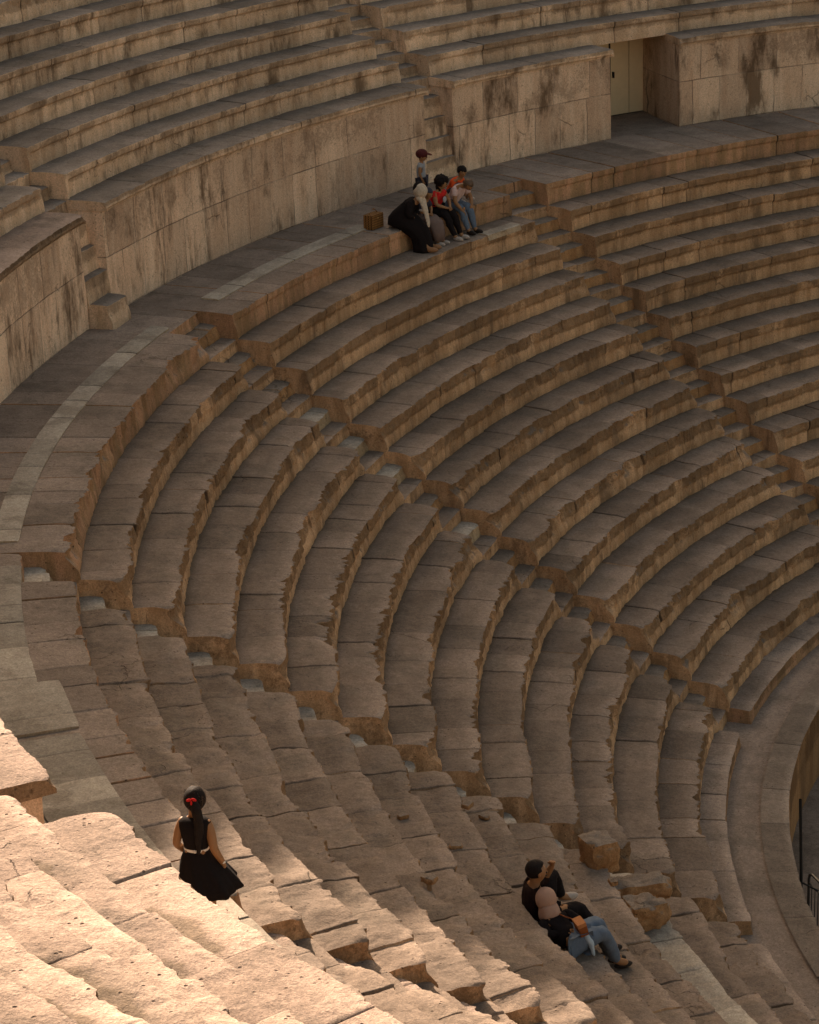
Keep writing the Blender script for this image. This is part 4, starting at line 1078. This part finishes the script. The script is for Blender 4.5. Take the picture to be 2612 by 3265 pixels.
# crowd barrier and pole on the orchestra floor
bz = -7.5
p = empty('crowd_barrier', pol(13.62, 193.2, bz), 'steel crowd barrier with thin upright bars at the right edge of the photo', 'barrier', rz=R(-58))
pts = [(0, 0, .12), (0, 0, .98), (.03, 0, 1.06), (.11, 0, 1.10), (2.05, 0, 1.10), (2.13, 0, 1.06), (2.16, 0, .98), (2.16, 0, .12)]
tube('frame', pts, .021, STEEL, p)
tube('lower_rail', [(0, 0, .20), (2.16, 0, .20)], .014, STEEL, p)
tube('upper_rail', [(0, 0, .92), (2.16, 0, .92)], .014, STEEL, p)
for i in range(20): tube('bar', [(.10 + i * .103, 0, .20), (.10 + i * .103, 0, .92)], .0075, STEEL, p, n=6)
for x in (.25, 1.9):
    tube('foot', [(x, -.28, .03), (x, -.2, .12), (x, 0, .20), (x, .2, .12), (x, .28, .03)], .016, STEEL, p)
p = empty('metal_pole', pol(13.74, 194.2, bz), 'dark leaning metal pole with short side brackets beside the crowd barrier', 'pole')
tube('pole', [(0, 0, 0), (-.03, .02, 1.2), (-.07, .05, 2.35)], .022, M['metal'], p)
tube('bracket', [(-.03, .02, 1.05), (-.30, -.10, .92)], .014, M['metal'], p)
tube('bracket', [(-.03, .02, 1.05), (.22, .02, .93)], .014, M['metal'], p)
W, Ff, _ = rock((.26, .26, .05), 5, n=5, rnd=.1, amp=0, loc=(0, 0, .02)); build('base_plate', W, Ff, M['metal'], p, local=True)
# =================================================================== CAMERA, LIGHT
cam = bpy.data.cameras.new('camera')
co = bpy.data.objects.new('camera', cam); COL.objects.link(co)
rr_ = Vector((0.96590976, 0.25670875, -0.0334507)); uu_ = Vector((-0.05992054, 0.34740149, 0.93580005)); fw_ = Vector((-0.25184889, 0.90189402, -0.35094062))
Mx = Matrix((rr_, uu_, -fw_)).transposed().to_4x4()
Mx.translation = (-10.2407997, -34.56101959, 10.98288339)
co.matrix_world = Mx
cam.sensor_fit = 'HORIZONTAL'; cam.sensor_width = 36.0; cam.lens = 107.834
cam.clip_start = .1; cam.clip_end = 1000
sc.camera = co

s_ = Vector((math.cos(R(SUN_EL)) * math.cos(R(SUN_AZ)), math.cos(R(SUN_EL)) * math.sin(R(SUN_AZ)), math.sin(R(SUN_EL))))
ld = bpy.data.lights.new('sun', 'SUN'); ld.energy = 4.9; ld.angle = R(.53); ld.color = (1.0, .765, .57)
lo = bpy.data.objects.new('sun', ld); COL.objects.link(lo)
lo.rotation_euler = s_.to_track_quat('Z', 'Y').to_euler()
lo.location = s_ * 60

w = bpy.data.worlds.new('World'); sc.world = w; w.use_nodes = True
nt = w.node_tree; nt.nodes.clear()
out = nt.nodes.new('ShaderNodeOutputWorld'); bg = nt.nodes.new('ShaderNodeBackground')
sky = nt.nodes.new('ShaderNodeTexSky'); sky.sky_type = 'NISHITA'; sky.sun_disc = False
sky.sun_elevation = R(SUN_EL); sky.sun_rotation = R(90 - SUN_AZ)
sky.air_density = 1.0; sky.dust_density = 4.0; sky.ozone_density = 0.6
mx = nt.nodes.new('ShaderNodeMix'); mx.data_type = 'RGBA'; mx.blend_type = 'MULTIPLY'; mx.inputs[0].default_value = 1
mx.inputs[7].default_value = SKY_TINT
nt.links.new(sky.outputs[0], mx.inputs[6]); nt.links.new(mx.outputs[2], bg.inputs[0]); nt.links.new(bg.outputs[0], out.inputs[0])
bg.inputs[1].default_value = SKY_STRENGTH

sc.view_settings.view_transform = 'Standard'; sc.view_settings.look = 'None'
sc.view_settings.exposure = EXPOSURE; sc.view_settings.gamma = 1.0
sc.render.engine = 'CYCLES'
sc.cycles.max_bounces = 6; sc.cycles.diffuse_bounces = 4
